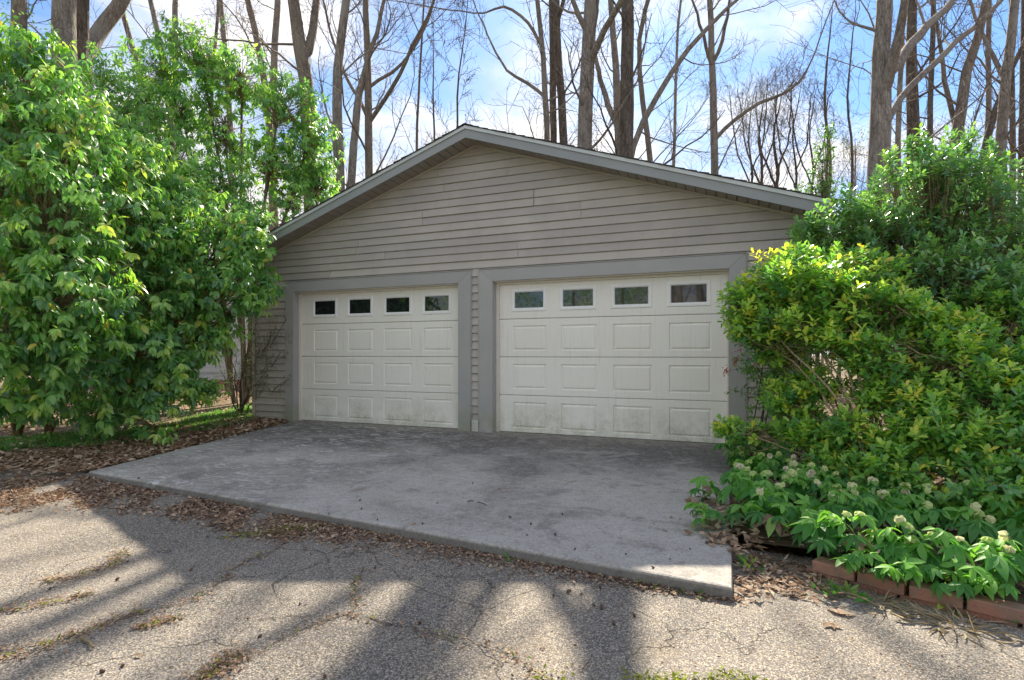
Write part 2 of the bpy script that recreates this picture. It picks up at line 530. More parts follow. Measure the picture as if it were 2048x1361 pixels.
bumpy_sheet([(-30, -20), (20, -20), (20, -3.95), (0.1, -3.5), (-6.4, -3.3), (-14, -4.3), (-30, -6.5)], -0.062, 0.004, 0.2, 'driveway', M['asphalt'])
bumpy_sheet([(-30, -7.2), (-14, -5.0), (-9.5, -4.25), (-6.3, -3.62), (-5.45, -3.7), (-6.5, 0.0), (-7.5, 0.0), (-7.7, 12), (-30, 20)], -0.045, 0.010, 0.15, 'leafy_ground', M['soil'],
            zfun=lambda q: 0.07 * np.clip((-6.2 - q[:, 0]) / 2.0, 0, 1))
bumpy_sheet([(-0.02, -3.25), (0.3, -3.6), (0.62, -3.78), (1.1, -3.95), (1.7, -4.2), (5, -5.0), (12, -5), (12, 12), (0.9, 12), (0.9, 0.0), (-0.02, 0.0)], 0.0, 0.012, 0.16, 'planting_bed_soil', M['bed'])

slab_poly = [(-5.59, -3.75), (-3.6, -3.93), (-1.8, -4.09), (0.0, -4.25), (-0.005, -3.4), (-0.02, 0.35), (-6.75, 0.35)]
n = len(slab_poly)
# rounded front arris: outline rings
def ring(inset, z):
    cx_, cy_ = -3.1, -1.8
    return [(x + (cx_ - x) * inset / 3.5, y + (cy_ - y) * inset / 3.5, z) for x, y in slab_poly]
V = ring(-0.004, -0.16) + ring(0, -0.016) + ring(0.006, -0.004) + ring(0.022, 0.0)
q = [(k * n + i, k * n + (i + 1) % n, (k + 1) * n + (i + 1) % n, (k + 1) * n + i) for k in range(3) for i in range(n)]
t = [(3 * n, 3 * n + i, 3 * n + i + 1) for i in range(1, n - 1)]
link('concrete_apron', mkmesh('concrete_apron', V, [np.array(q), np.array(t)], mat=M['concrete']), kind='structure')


# ------------------------------------------------------------ the garage
XL, XR, XRIDGE = -7.58, 0.82, -3.376
OV = 0.33                                   # rake overhang
SL = 0.338
APEX = 4.06                                 # soffit height at the ridge
EXL, EXR = -7.72, 0.97
garage = empty('garage', (XRIDGE, 0, 0), 'taupe vinyl sided two bay garage with low front gable and two cream doors', 'garage')
OX = -XRIDGE                                # children are in the garage's own coordinates


def rise(x):
    return APEX - SL * abs(x - XRIDGE)


def gpart(name, V, faces, mat, parent=garage, smooth=False, **props):
    V = np.array(V, float)
    V[:, 0] += OX
    return link(name, mkmesh(name, V, faces, smooth, mat=mat), parent, **props)


def gbox(name, x0, x1, y0, y1, z0, z1, mat, parent=garage, bevel=0.0, **props):
    V, f = box_vf(x0, x1, y0, y1, z0, z1)
    o = gpart(name, V, f, mat, parent, **props)
    if bevel:
        md = o.modifiers.new('b', 'BEVEL')
        md.width = bevel
        md.segments = 2
    return o


# core walls behind the siding
core = [(XL + 0.02, 0.02), (-6.66, 0.02), (-6.66, 2.13), (-3.66, 2.13), (-3.66, 0.02), (-3.09, 0.02), (-3.09, 2.13), (-0.04, 2.13), (-0.04, 0.02), (XR - 0.02, 0.02), (XR - 0.02, rise(XR)), (XRIDGE, APEX), (XL + 0.02, rise(XL))]
def wall_cols():
    parts = []
    xsn = [XL + 0.02, -6.68, -3.65, -3.108, -0.04, XR - 0.02]
    for i, (a, b) in enumerate(zip(xsn[:-1], xsn[1:])):
        zb = 2.115 if i in (1, 3) else -0.12
        cuts = [a] + ([XRIDGE] if a < XRIDGE < b else []) + [b]
        for u, v in zip(cuts[:-1], cuts[1:]):
            parts.append(extrude_poly([(u, zb), (v, zb), (v, rise(v)), (u, rise(u))], 0.012, 0.12))
    return join(parts)
V, f = wall_cols()
gpart('wall', V, f, M['siding'])
gbox('side_wall', XR - 0.10, XR, 0.0, 8.0, -0.12, rise(XR), M['siding'])
gbox('side_wall', XL, XL + 0.10, 0.0, 8.0, -0.12, rise(XL), M['siding'])
gbox('rear_wall', XL + 0.1, XR - 0.1, 7.9, 8.0, -0.12, 2.6, M['siding'])

# lap siding, one board per course and run
CH = 0.1145
prof = [(0.0, -0.0155), (0.005, -0.0185), (0.052, -0.0095), (0.066, -0.0075), (CH - 0.011, -0.004), (CH - 0.006, 0.006), (CH + 0.003, 0.006), (CH + 0.003, 0.010), (0.0, 0.010)]
def board(x0, x1, z, jig=0.0):
    zt = z + CH
    a0, a1 = x0, x1
    # clip to the gable slopes
    lim_top = (APEX - 0.015 - (zt)) / SL
    lim_bot = (APEX - 0.015 - z) / SL
    V = []
    for xe, sgn in ((x0, -1), (x1, 1)):
        for dz, dy in prof:
            zz_ = z + min(dz, CH + 0.004)
            hw = (APEX - 0.012 - zz_) / SL
            if hw < 0.01:
                hw = 0.01
            lim = XRIDGE + sgn * hw
            x = max(xe, lim) if sgn < 0 else min(xe, lim)
            V.append((x, dy - 0.001 + jig, zz_))
    k = len(prof)
    q = [(i, (i + 1) % k, k + (i + 1) % k, k + i) for i in range(k)]
    t = [(0, i + 1, i) for i in range(1, k - 1)] + [(k, k + i, k + i + 1) for i in range(1, k - 1)]
    gpart('siding_board', V, [np.array(q), np.array(t)], M['siding'])


seams = {}
for c_, x in ((28, -2.505), (27, -2.505), (26, -1.846), (25, -1.846), (22, -2.74), (21, -2.74), (27, -4.25), (26, -4.25), (24, -5.4), (23, -5.45), (30, -3.9), (20, -5.95), (31, -2.9)):
    seams.setdefault(c_, []).append(x)
for c_ in range(-1, 36):
    z = c_ * CH + 0.02
    if z < -0.06:
        z = -0.06
    if z + 0.02 > APEX - 0.02:
        continue
    if z + CH * 0.6 < 2.285:
        runs = [(XL + 0.055, -6.862), (-3.448, -3.322), (0.153, XR - 0.05)]
    else:
        runs = [(XL + 0.055, XR - 0.05)]
    for a, b in runs:
        cuts = [a] + sorted(s_ for s_ in seams.get(c_, []) if a < s_ < b)
        if c_ in (16, 18, 27) or (c_ % 5 == 2 and c_ > 19):
            if b - a > 4:
                cuts.append(a + (b - a) * (0.15 + 0.7 * random.random()))
                cuts.sort()
        cuts.append(b)
        for i, (u, v) in enumerate(zip(cuts[:-1], cuts[1:])):
            wide = 0.009 if c_ in (27, 28) and abs(v + 2.505) < 0.01 or c_ in (27, 28) and abs(u + 2.505) < 0.01 else 0.003
            board(u + (wide / 2 if i else 0), v - (wide / 2 if i < len(cuts) - 2 else 0), z, 0.0028 * (i % 2))

# corner boards, channels next to the trims
gbox('corner_board', XL - 0.012, XL + 0.052, -0.026, 0.06, -0.06, rise(XL) - 0.03, M['channel'], bevel=0.003)
gbox('corner_board', XR - 0.048, XR + 0.012, -0.026, 0.06, -0.06, rise(XR) - 0.03, M['channel'], bevel=0.003)
gbox('channel', -3.450, -3.437, -0.030, 0.0, 0.16, 2.30, M['trim'])
gbox('channel', -3.334, -3.319, -0.030, 0.0, 0.16, 2.30, M['trim'])
gbox('white_patch', -3.437, -3.334, -0.024, 0.0, 0.0, 0.155, M['white_block'])
gbox('channel', 0.150, 0.160, -0.030, 0.0, 0.0, 2.29, M['trim'])

# sloping channel where the siding meets the soffit
for sgn, xe in ((-1, XL), (1, XR)):
    x1 = xe
    V, f = extrude_poly([(XRIDGE, APEX - 0.028), (x1, rise(x1) - 0.028), (x1, rise(x1)), (XRIDGE, APEX)] if sgn > 0 else
                        [(x1, rise(x1) - 0.028), (XRIDGE, APEX - 0.028), (XRIDGE, APEX), (x1, rise(x1))], -0.034, 0.0)
    gpart('soffit_channel', V, f, M['channel'])

# soffit planks, one each, with a v groove between
sl = math.atan(SL)
for sgn, xe in ((-1, EXL), (1, EXR)):
    Ls = abs(xe - XRIDGE) / math.cos(sl)
    k = int(Ls / 0.1205)
    for i in range(k + 1):
        a, b = i * 0.1205 + 0.0035, min((i + 1) * 0.1205 - 0.0035, Ls - 0.01)
        if b - a < 0.02:
            continue
        V = []
        for y in (-OV + 0.012, 7.9 if False else -0.036):
            for s_, d_ in ((a, 0.008), (a + 0.004, 0), (b - 0.004, 0), (b, 0.008), (b, 0.013), (a, 0.013)):
                x = XRIDGE + sgn * (s_ * math.cos(sl) + d_ * math.sin(sl))
                zz_ = APEX - s_ * math.sin(sl) + d_ * math.cos(sl)
                V.append((x, y, zz_))
        q = [(j, (j + 1) % 6, 6 + (j + 1) % 6, 6 + j) for j in range(6)]
        t = [(0, j + 1, j) for j in range(1, 5)] + [(6, 6 + j, 7 + j) for j in range(1, 5)]
        gpart('soffit_board', V, [np.array(q), np.array(t)], M['soffit'])
    # fascia, drip strip, roof deck
    c, s_ = math.cos(sl), math.sin(sl)

    def slab_pts(d0, d1, s0=0.0, s1=None):
        s1 = Ls if s1 is None else s1
        out = []
        for ss, dd in ((s0, d0), (s1, d0), (s1, d1), (s0, d1)):
            x = XRIDGE + sgn * (ss * c + dd * s_)
            zz_ = APEX - ss * s_ + dd * c
            out.append([x, zz_])
        # plumb cuts: ridge end stays on the ridge line
        out[0] = [XRIDGE, APEX + d0 / c]
        out[3] = [XRIDGE, APEX + d1 / c]
        out[1][0] = out[2][0] = xe
        out[1][1] = APEX - abs(xe - XRIDGE) * SL + d0 / c
        out[2][1] = APEX - abs(xe - XRIDGE) * SL + d1 / c
        return out if sgn > 0 else [out[1], out[0], out[3], out[2]]
    V, f = extrude_poly(slab_pts(-0.012, 0.098), -OV - 0.012, -OV + 0.010)
    gpart('fascia', V, f, M['fascia'])
    V, f = extrude_poly(slab_pts(0.098, 0.140), -OV - 0.030, -OV + 0.010)
    gpart('drip_edge', V, f, M['drip'])
    V, f = extrude_poly(slab_pts(0.018, 0.138), -OV + 0.012, 8.3)
    gpart('roof_deck', V, f, M['soffit'])
    # eave fascia and end cap
    zb = APEX - abs(xe - XRIDGE) * SL
    gbox('eave_fascia', min(xe, xe + sgn * 0.02), max(xe, xe + sgn * 0.02), -OV - 0.012, 8.3, zb - 0.05, zb + 0.12, M['fascia'])
    gbox('eave_soffit', min(xe - sgn * 0.14, xe - sgn * 0.002), max(xe - sgn * 0.14, xe - sgn * 0.002), -0.03, 8.0, zb - 0.035, zb - 0.02, M['soffit'])
    # shingle courses: the first piece at the rake edge of each course shows its butt
    nc = int(Ls / 0.14)
    for i in range(nc + 1):
        s0, s1 = i * 0.14, min(i * 0.14 + 0.17, Ls + 0.03)
        if s1 - s0 < 0.04:
            continue
        lift = random.uniform(0.0, 0.006)
        out_ = random.uniform(0.0, 0.012)
        V = []
        for y in (-OV - 0.040 - out_, 8.32):
            for ss, dd in ((s0, 0.142), (s1, 0.148 + lift), (s1, 0.158 + lift), (s0, 0.147)):
                V.append((XRIDGE + sgn * (ss * c + dd * s_), y, APEX - ss * s_ + dd * c))
        q = [(0, 1, 2, 3), (4, 7, 6, 5), (0, 4, 5, 1), (1, 5, 6, 2), (2, 6, 7, 3), (3, 7, 4, 0)]
        gpart('shingle_course', V, np.array(q), M['shingle'])
for i in range(30):
    y = -OV - 0.045 + i * 0.29
    V = []
    for yy, l in ((y, 0.012), (y + 0.30, 0.0)):
        V += [(XRIDGE - 0.13, yy, APEX + 0.112 + l), (XRIDGE, yy, APEX + 0.163 + l), (XRIDGE + 0.13, yy, APEX + 0.112 + l), (XRIDGE, yy, APEX + 0.150 + l)]
    q = [(0, 1, 5, 4), (1, 2, 6, 5), (2, 3, 7, 6), (3, 0, 4, 7), (0, 3, 2, 1), (4, 5, 6, 7)]
    if i < 3:
        gpart('ridge_shingle', V, np.array(q), M['shingle'])
# little caulked joint of the soffit at the ridge
V, f = extrude_poly([(XRIDGE - 0.03, APEX - 0.012), (XRIDGE + 0.03, APEX - 0.012), (XRIDGE, APEX + 0.006)], -OV + 0.012, -0.036)
gpart('soffit_joint', V, f, M['soffit'])


# doors with their trims
def quad_prism(pts, y0, y1):
    return extrude_poly(pts, y0, y1)


def raised(x0, x1, z0, z1, yf):
    """one embossed panel: rings of (inset, depth)"""
    rings = [(0, 0.0), (0.004, 0.0035), (0.010, 0.014), (0.017, 0.014), (0.036, 0.001), (0.042, 0.0005)]
    V, q = [], []
    for k, (i, d) in enumerate(rings):
        V += [(x0 + i, yf + d, z0 + i), (x1 - i, yf + d, z0 + i), (x1 - i, yf + d, z1 - i), (x0 + i, yf + d, z1 - i)]
        if k:
            b = (k - 1) * 4
            q += [(b + j, b + (j + 1) % 4, b + 4 + (j + 1) % 4, b + 4 + j) for j in range(4)]
    b = (len(rings) - 1) * 4
    q.append((b, b + 1, b + 2, b + 3))
    return V, np.array(q)


def make_door(xo0, xo1, xi0, xi1, cols_w, cols_p, ytrim_top, label):
    yd = 0.118
    # trim (mitred) around the opening
    zt, zi = ytrim_top, 2.112
    t0, t1 = -0.034, 0.0
    for nm, pts in (('trim_board', [(xo0, -0.03), (xi0, -0.03), (xi0, zi), (xo0, zt)]),
                    ('trim_board', [(xi1, -0.03), (xo1, -0.03), (xo1, zt), (xi1, zi)]),
                    ('trim_board', [(xo0 + 0.001, zt), (xi0 + 0.001, zi), (xi1 - 0.001, zi), (xo1 - 0.001, zt)])):
        V, f = quad_prism(pts, t0, t1)
        o = gpart(nm, V, f, M['trim'])
        md = o.modifiers.new('b', 'BEVEL')
        md.width = 0.003
        md.segments = 1
    gbox('head_flashing', xo0, xo1, -0.042, 0.0, zt + 0.001, zt + 0.010, M['trim'])
    # jamb returns and stops
    gbox('jamb', xi0 - 0.02, xi0 + 0.004, 0.001, 0.20, -0.03, zi, M['trim'])
    gbox('jamb', xi1 - 0.004, xi1 + 0.02, 0.001, 0.20, -0.03, zi, M['trim'])
    gbox('jamb_head', xi0 + 0.005, xi1 - 0.005, 0.001, 0.20, zi - 0.012, zi + 0.01, M['stop'])
    gbox('door_stop', xi0 + 0.005, xi0 + 0.045, 0.080, 0.112, -0.02, zi - 0.013, M['stop'])
    gbox('door_stop', xi1 - 0.020, xi1 - 0.005, 0.080, 0.112, -0.02, zi - 0.013, M['stop'])
    gbox('door_stop', xi0 + 0.046, xi1 - 0.021, 0.080, 0.112, zi - 0.04, zi - 0.013, M['stop'])
    dx0, dx1 = xi0 + 0.030, xi1 - 0.008
    de = bpy.data.objects.new('garage_door', None)
    C.objects.link(de)
    de.parent = garage
    de.location = (0, 0, 0)
    de['label'] = label
    zb = [0.0, 0.520, 1.055, 1.588, 2.125]
    rows = [(0.062, 0.425), (0.610, 0.957), (1.143, 1.492), (1.690, 2.008)]
    for r in range(4):
        z0, z1 = zb[r] + 0.002, zb[r + 1] - 0.002
        cols = cols_w if r == 3 else cols_p
        pz0, pz1 = rows[r]
        # face as strips around the holes, with a rolled edge at top and bottom
        parts = []
        xs_ = [dx0] + [c for ab in cols for c in ab] + [dx1]
        def quad(x0, x1, a, b, ya=yd, yb=yd):
            return np.array([(x0, ya, a), (x1, ya, a), (x1, yb, b), (x0, yb, b)]), np.array([(0, 1, 2, 3)])
        parts.append(quad(dx0, dx1, z0 + 0.006, pz0))
        parts.append(quad(dx0, dx1, pz1, z1 - 0.006))
        parts.append(quad(dx0, dx1, z0, z0 + 0.006, yd + 0.010, yd))
        parts.append(quad(dx0, dx1, z1 - 0.006, z1, yd, yd + 0.010))
        for k in range(0, len(xs_), 2):
            parts.append(quad(xs_[k], xs_[k + 1], pz0, pz1))
        Vb, fb = box_vf(dx0, dx1, yd + 0.020, yd + 0.045, z0, z1)
        parts.append((Vb, fb))
        V, f = join(parts)
        gpart('door_section', V, f, M['door'], de)
        for (a, b) in cols:
            if r < 3:
                V, f = raised(a, b, pz0, pz1, yd)
                gpart('raised_panel', V, f, M['door'], de)
            else:
                rg = [(0, 0.0), (0.003, -0.007), (0.010, -0.010), (0.034, -0.010), (0.046, -0.003), (0.052, 0.008)]
                V, q = [], []
                for k, (i, d) in enumerate(rg):
                    V += [(a + i, yd + d, pz0 + i), (b - i, yd + d, pz0 + i), (b - i, yd + d, pz1 - i), (a + i, yd + d, pz1 - i)]
                    if k:
                        bb = (k - 1) * 4
                        q += [(bb + j, bb + (j + 1) % 4, bb + 4 + (j + 1) % 4, bb + 4 + j) for j in range(4)]
                gpart('window_frame', V, np.array(q), M['frame'], de)
                gbox('window_pane', a + 0.051, b - 0.051, yd + 0.006, yd + 0.012, pz0 + 0.051, pz1 - 0.051, M['glass'], de)
    gbox('bottom_seal', dx0, dx1, yd + 0.002, yd + 0.04, -0.012, 0.001, M['dark'], de)


make_door(-6.857, -3.453, -6.676, -3.650,
          [(-6.42, -5.911), (-5.723, -5.223), (-5.028, -4.513), (-4.338, -3.837)],
          [(-6.389, -5.901), (-5.703, -5.214), (-5.019, -4.513), (-4.32, -3.82)], 2.281,
          'narrower looking cream sectional door of the far bay')
make_door(-3.317, 0.148, -3.108, -0.039,
          [(-2.884, -2.367), (-2.181, -1.671), (-1.478, -0.952), (-0.767, -0.245)],
          [(-2.862, -2.367), (-2.16, -1.664), (-1.451, -0.952), (-0.743, -0.239)], 2.283,
          'cream sectional door of the near bay')


# ------------------------------------------------------------ branches
def unit(v):
    return v / np.maximum(np.linalg.norm(v, axis=-1, keepdims=True), 1e-9)


def tubes(P_, R_, s):
    """P_ (N,k,3), R_ (N,k) -> V, quads"""
    Nn, k = R_.shape
    T = np.empty_like(P_)
    T[:, 1:-1] = P_[:, 2:] - P_[:, :-2]
    T[:, 0] = P_[:, 1] - P_[:, 0]
    T[:, -1] = P_[:, -1] - P_[:, -2]
    T = unit(T)
    mean = unit(P_[:, -1] - P_[:, 0])
    ref = np.where(np.abs(mean[:, 2:3]) > 0.8, np.array([[1.0, 0, 0]]), np.array([[0, 0, 1.0]]))
    ref = np.broadcast_to(ref[:, None, :], T.shape)
    U = unit(ref - (ref * T).sum(-1, keepdims=True) * T)
    W_ = np.cross(T, U)
    a = np.arange(s) * 2 * math.pi / s
    V = P_[:, :, None, :] + R_[:, :, None, None] * (np.cos(a)[None, None, :, None] * U[:, :, None, :] + np.sin(a)[None, None, :, None] * W_[:, :, None, :])
    V = V.reshape(-1, 3)
    b = (np.arange(Nn)[:, None, None] * k + np.arange(k - 1)[None, :, None]) * s
    i = np.arange(s)[None, None, :]
    j = (i + 1) % s
    q = np.stack([b + i, b + j, b + s + j, b + s + i], -1).reshape(-1, 4)
    return V, q


def sample(P_, R_, t):
    """P_ (N,k,3) sampled at t (N,M) in 0..1"""
    k = P_.shape[1]
    f = np.clip(t * (k - 1), 0, k - 1.001)
    i = f.astype(int)
    w_ = (f - i)[..., None]
    n_ = np.arange(len(P_))[:, None]
    A, B = P_[n_, i], P_[n_, i + 1]
    r = R_[n_, i] * (1 - w_[..., 0]) + R_[n_, i + 1] * w_[..., 0]
    return A * (1 - w_) + B * w_, unit(B - A), r


def kids(P_, R_, Mn, rg, t0=0.3, t1=1.0, ang=(30, 60), ln=1.0, k=6, rs=0.5, wob=0.18, up=0.1, rmin=0.003, lvar=0.5, taper=0.25, rmax=0.034):
    Nn = len(P_)
    t = t0 + (t1 - t0) * (np.arange(Mn)[None, :] + rg.random((Nn, Mn))) / Mn
    A, T, r = sample(P_, R_, t)
    A, T, r, t = A.reshape(-1, 3), T.reshape(-1, 3), r.ravel(), t.ravel()
    q = rg.normal(size=T.shape)
    q = unit(q - (q * T).sum(-1, keepdims=True) * T)
    an = np.radians(rg.uniform(ang[0], ang[1], len(T)))[:, None]
    d = unit(T * np.cos(an) + q * np.sin(an))
    if np.isscalar(ln):
        L = ln * np.ones(len(T))
    else:
        L = np.repeat(ln, Mn)
    L = L * rg.uniform(1 - lvar, 1 + lvar * 0.6, len(T)) * (1.15 - 0.6 * t)
    out = [A]
    seg = L / (k - 1)
    for i in range(k - 1):
        d = unit(d + rg.normal(0, wob, d.shape) + np.array([0, 0, up]))
        out.append(out[-1] + d * seg[:, None])
    PP = np.stack(out, 1)
    r0 = np.clip(np.minimum(r * 0.8, r * rs * rg.uniform(0.7, 1.2, len(r))), rmin, rmax)
    RR = r0[:, None] * np.linspace(1, taper, k)[None, :]
    RR = np.maximum(RR, rmin * 0.6)
    return PP, RR, L


def resample(pts, k, rg=None, wob=0.0):
    pts = np.array(pts, float)
    seg = np.linalg.norm(np.diff(pts[:, :3], axis=0), axis=1)
    s_ = np.concatenate([[0], np.cumsum(seg)])
    u = np.linspace(0, s_[-1], k)
    out = np.stack([np.interp(u, s_, pts[:, j]) for j in range(pts.shape[1])], 1)
    # light smoothing
    o2 = out.copy()
    o2[1:-1, :3] = (out[:-2, :3] + 2 * out[1:-1, :3] + out[2:, :3]) / 4
    if rg is not None and wob:
        o2[1:-1, :3] += rg.normal(0, wob, (k - 2, 3))
    return o2


def bare_tree(label, path, Z, barkm, limbs=(), seed=0, top=7.0, n1=12, n2=8, n3=6, n4=0, ln1=3.2, twig=0.0068, name='bare_tree', group=None, leaves=0, ivy=0, crown_z=3.2, cat='tree', ang1=(30, 70)):
    """path / limbs: (px, py, width px) along the stem at distance Z; goes on above the picture by `top` metres"""
    rg = np.random.default_rng(seed)

    def conv(pp, ext, zoff=0.0):
        pts = []
        y0_ = pp[0][1]
        for px, py, w_ in pp:
            zi = Z + zoff * min(1.0, abs(py - y0_) / 200.0)
            p3 = P(px, py, zi)
            pts.append((*p3, max(w_, 1.5) / F * zi / 2))
        if ext > 0:
            a, b = np.array(pts[-2]), np.array(pts[-1])
            d = unit((b - a)[:3])
            d = unit(d + np.array([0, 0, 0.5]))
            e = b[:3] + d * ext
            pts.append((*(b[:3] + d * ext * 0.5 + rg.normal(0, 0.15, 3)), b[3] * 0.62))
            pts.append((*e, b[3] * 0.22))
        return pts
    path = sorted(path, key=lambda q: -q[1])
    tr = conv(path, top)
    b0, b1 = np.array(tr[0]), np.array(tr[1])
    d = (b1 - b0)[:3]
    h_ = b0[2] + 0.12
    base = b0[:3] - np.array([d[0] / max(d[2], 0.1) * h_ * 0.5, d[1] / max(d[2], 0.1) * h_ * 0.5, h_])
    tr = [(*base, b0[3] * 1.35), (*(base * 0.85 + b0[:3] * 0.15), b0[3] * 1.12)] + tr
    loc = base.copy()
    root = empty(name, loc, label, cat, group)
    mains = [resample(tr, 20, rg, 0.012)]
    tp = sorted(path, key=lambda q: q[1])
    for lb in limbs:
        lb = list(lb)
        y_ = lb[0][1] + 6
        x_ = float(np.interp(y_, [q[1] for q in tp], [q[0] for q in tp]))
        if abs(x_ - lb[0][0]) < 30:
            lb = [(x_, y_, lb[0][2])] + lb
        mains.append(resample(conv(lb, top * 0.55, rg.uniform(0.6, 1.8) * (1 if rg.random() < 0.5 else -1)), 20, rg, 0.012))
    A = np.stack([m_[:, :3] for m_ in mains]) - loc
    Ar = np.stack([m_[:, 3] for m_ in mains])
    V, q = tubes(A, Ar, 9)
    link('trunk', mkmesh('trunk', V, q, True, mat=barkm), root)
    # start branching above crown_z
    tmin = np.clip((crown_z - loc[2] - A[0, 0, 2]) / max(A[0, -1, 2] - A[0, 0, 2], 1), 0.05, 0.8)
    sets = []
    P1, R1, L1 = kids(A[:1], Ar[:1], n1, rg, tmin, 0.98, ang1, ln1, 8, 0.27, 0.16, 0.10, twig)
    if len(A) > 1:
        Pb, Rb, Lb = kids(A[1:], Ar[1:], max(n1 // 2, 4), rg, 0.25, 0.98, (25, 65), ln1 * 0.8, 8, 0.34, 0.16, 0.10, twig)
        P1, R1, L1 = np.concatenate([P1, Pb]), np.concatenate([R1, Rb]), np.concatenate([L1, Lb])
    sets.append(tubes(P1, R1, 5))
    P2, R2, L2 = kids(P1, R1, n2, rg, 0.2, 1.0, (25, 60), L1 * 0.5, 6, 0.55, 0.17, 0.06, twig)
    sets.append(tubes(P2, R2, 3))
    P3, R3, L3 = kids(P2, R2, n3, rg, 0.15, 1.0, (25, 60), L2 * 0.55, 5, 0.6, 0.2, 0.04, twig * 0.8)
    sets.append(tubes(P3, R3, 3))
    last = P3
    if n4:
        P4, R4, L4 = kids(P3, R3, n4, rg, 0.15, 1.0, (25, 55), L3 * 0.55, 4, 0.7, 0.2, 0.02, twig * 0.7)
        sets.append(tubes(P4, R4, 3))
        last = P4
    V, f = join(sets)
    link('branches', mkmesh('branches', V, f, True, mat=barkm), root)
    if leaves:
        idx = rg.integers(0, len(last), leaves)
        pp = last[idx, -1] + rg.normal(0, 0.02, (leaves, 3))
        scatter_leaves('dead_leaves', pp, rg, 0.05, 0.025, M['leaf_dead'], root, (0.4, 1.0), droop=0.8)
    if ivy:
        t = rg.random(ivy)
        kk = (t * 12).astype(int)
        c0 = A[0][kk] + (A[0][kk + 1] - A[0][kk]) * rg.random((ivy, 1))
        rr = Ar[0][kk] + 0.03
        an = rg.random(ivy) * 6.283
        pp = c0 + np.stack([np.cos(an) * rr, np.sin(an) * rr, np.zeros(ivy)], 1) * rg.uniform(0.9, 1.9, (ivy, 1))
        scatter_leaves('ivy_leaves', pp, rg, 0.07, 0.045, M['leaf_gold'], root, (0.1, 0.8), droop=0.4)
    return root


# ------------------------------------------------------------ leaves
def leaf_template(kind):
    """unit-length leaf along +Y, upper side +Z: returns V (n,3), quads, tris"""
    if kind == 'holly':
        st = [(0.0, 0.0), (0.24, 0.85), (0.42, 0.60), (0.66, 0.98), (1.0, 0.0)]
        fold, curl = 0.30, 0.10
    elif kind == 'simple':
        st = [(0.0, 0.0), (0.45, 1.0), (1.0, 0.0)]
        fold, curl = 0.25, 0.12
    else:
        st = [(0.0, 0.0), (0.14, 0.55), (0.36, 1.0), (0.62, 0.92), (0.84, 0.48), (1.0, 0.0)]
        fold, curl = 0.28, 0.24
    V, q, t = [], [], []
    prev = None
    for i, (y, w_) in enumerate(st):
        z = -curl * y * y
        if w_ == 0:
            V.append((0, y, z))
            cur = (len(V) - 1,)
        else:
            V += [(-0.5 * w_, y, z + fold * 0.5 * w_ * 0.45), (0, y, z), (0.5 * w_, y, z + fold * 0.5 * w_ * 0.45)]
            cur = (len(V) - 3, len(V) - 2, len(V) - 1)
        if prev is not None:
            if len(prev) == 1:
                t += [(prev[0], cur[1], cur[0]), (prev[0], cur[2], cur[1])]
            elif len(cur) == 1:
                t += [(prev[0], prev[1], cur[0]), (prev[1], prev[2], cur[0])]
            else:
                q += [(prev[0], prev[1], cur[1], cur[0]), (prev[1], prev[2], cur[2], cur[1])]
        prev = cur
    return np.array(V, float), np.array(q).reshape(-1, 4), np.array(t).reshape(-1, 3)


TPL = {k: leaf_template(k) for k in ('laurel', 'holly', 'simple')}


def leaf_frames(ax, nr):
    ax = unit(ax)
    nr = unit(nr - (nr * ax).sum(-1, keepdims=True) * ax)
    sd_ = np.cross(ax, nr)
    return np.stack([sd_, ax, nr], -1)         # columns x, y, z


def leaf_mesh(name, pos, fr, ln, wd, var, tpl, mat):
    V0, q0, t0 = TPL[tpl]
    n_ = len(pos)
    k = len(V0)
    loc = np.empty((n_, k, 3))
    loc[..., 0] = V0[None, :, 0] * wd[:, None]
    loc[..., 1] = V0[None, :, 1] * ln[:, None]
    loc[..., 2] = V0[None, :, 2] * ln[:, None]
    V = np.einsum('nij,nkj->nki', fr, loc) + pos[:, None, :]
    o = (np.arange(n_) * k)[:, None, None]
    fs = []
    if len(q0):
        fs.append((q0[None] + o).reshape(-1, 4))
    fs.append((t0[None] + o).reshape(-1, 3))
    return mkmesh(name, V.reshape(-1, 3), fs, True, np.repeat(var, k), mat)


SINGLE = {}


def single_leaves(root, pos, fr, ln, wd, var, tpl, mat, name='leaf'):
    key = (tpl, mat.name)
    if key not in SINGLE:
        SINGLE[key] = [leaf_mesh('leaf', np.zeros((1, 3)), np.eye(3)[None], np.ones(1), np.ones(1), np.array([v_]), tpl, mat) for v_ in np.linspace(0.04, 0.96, 9)]
    ms_ = SINGLE[key]
    for i in range(len(pos)):
        o = bpy.data.objects.new(name, ms_[int(np.clip(var[i] * 9, 0, 8))])
        m4 = np.eye(4)
        m4[:3, :3] = fr[i] * np.array([wd[i], ln[i], ln[i]])[None, :]
        m4[:3, 3] = pos[i]
        o.parent = root
        o.matrix_local = Matrix(m4.tolist())
        C.objects.link(o)


def scatter_leaves(name, pp, rg, ln, wd, mat, parent, vr=(0, 1), droop=0.3, tpl='simple', **props):
    n_ = len(pp)
    ax = rg.normal(size=(n_, 3)) + np.array([0, 0, -droop])
    nr = rg.normal(size=(n_, 3)) + np.array([0, 0, 1.0])
    fr = leaf_frames(ax, nr)
    L = ln * rg.uniform(0.6, 1.3, n_)
    me = leaf_mesh(name, pp, fr, L, wd * rg.uniform(0.6, 1.3, n_), rg.uniform(*vr, n_), tpl, mat)
    return link(name, me, parent, **props)


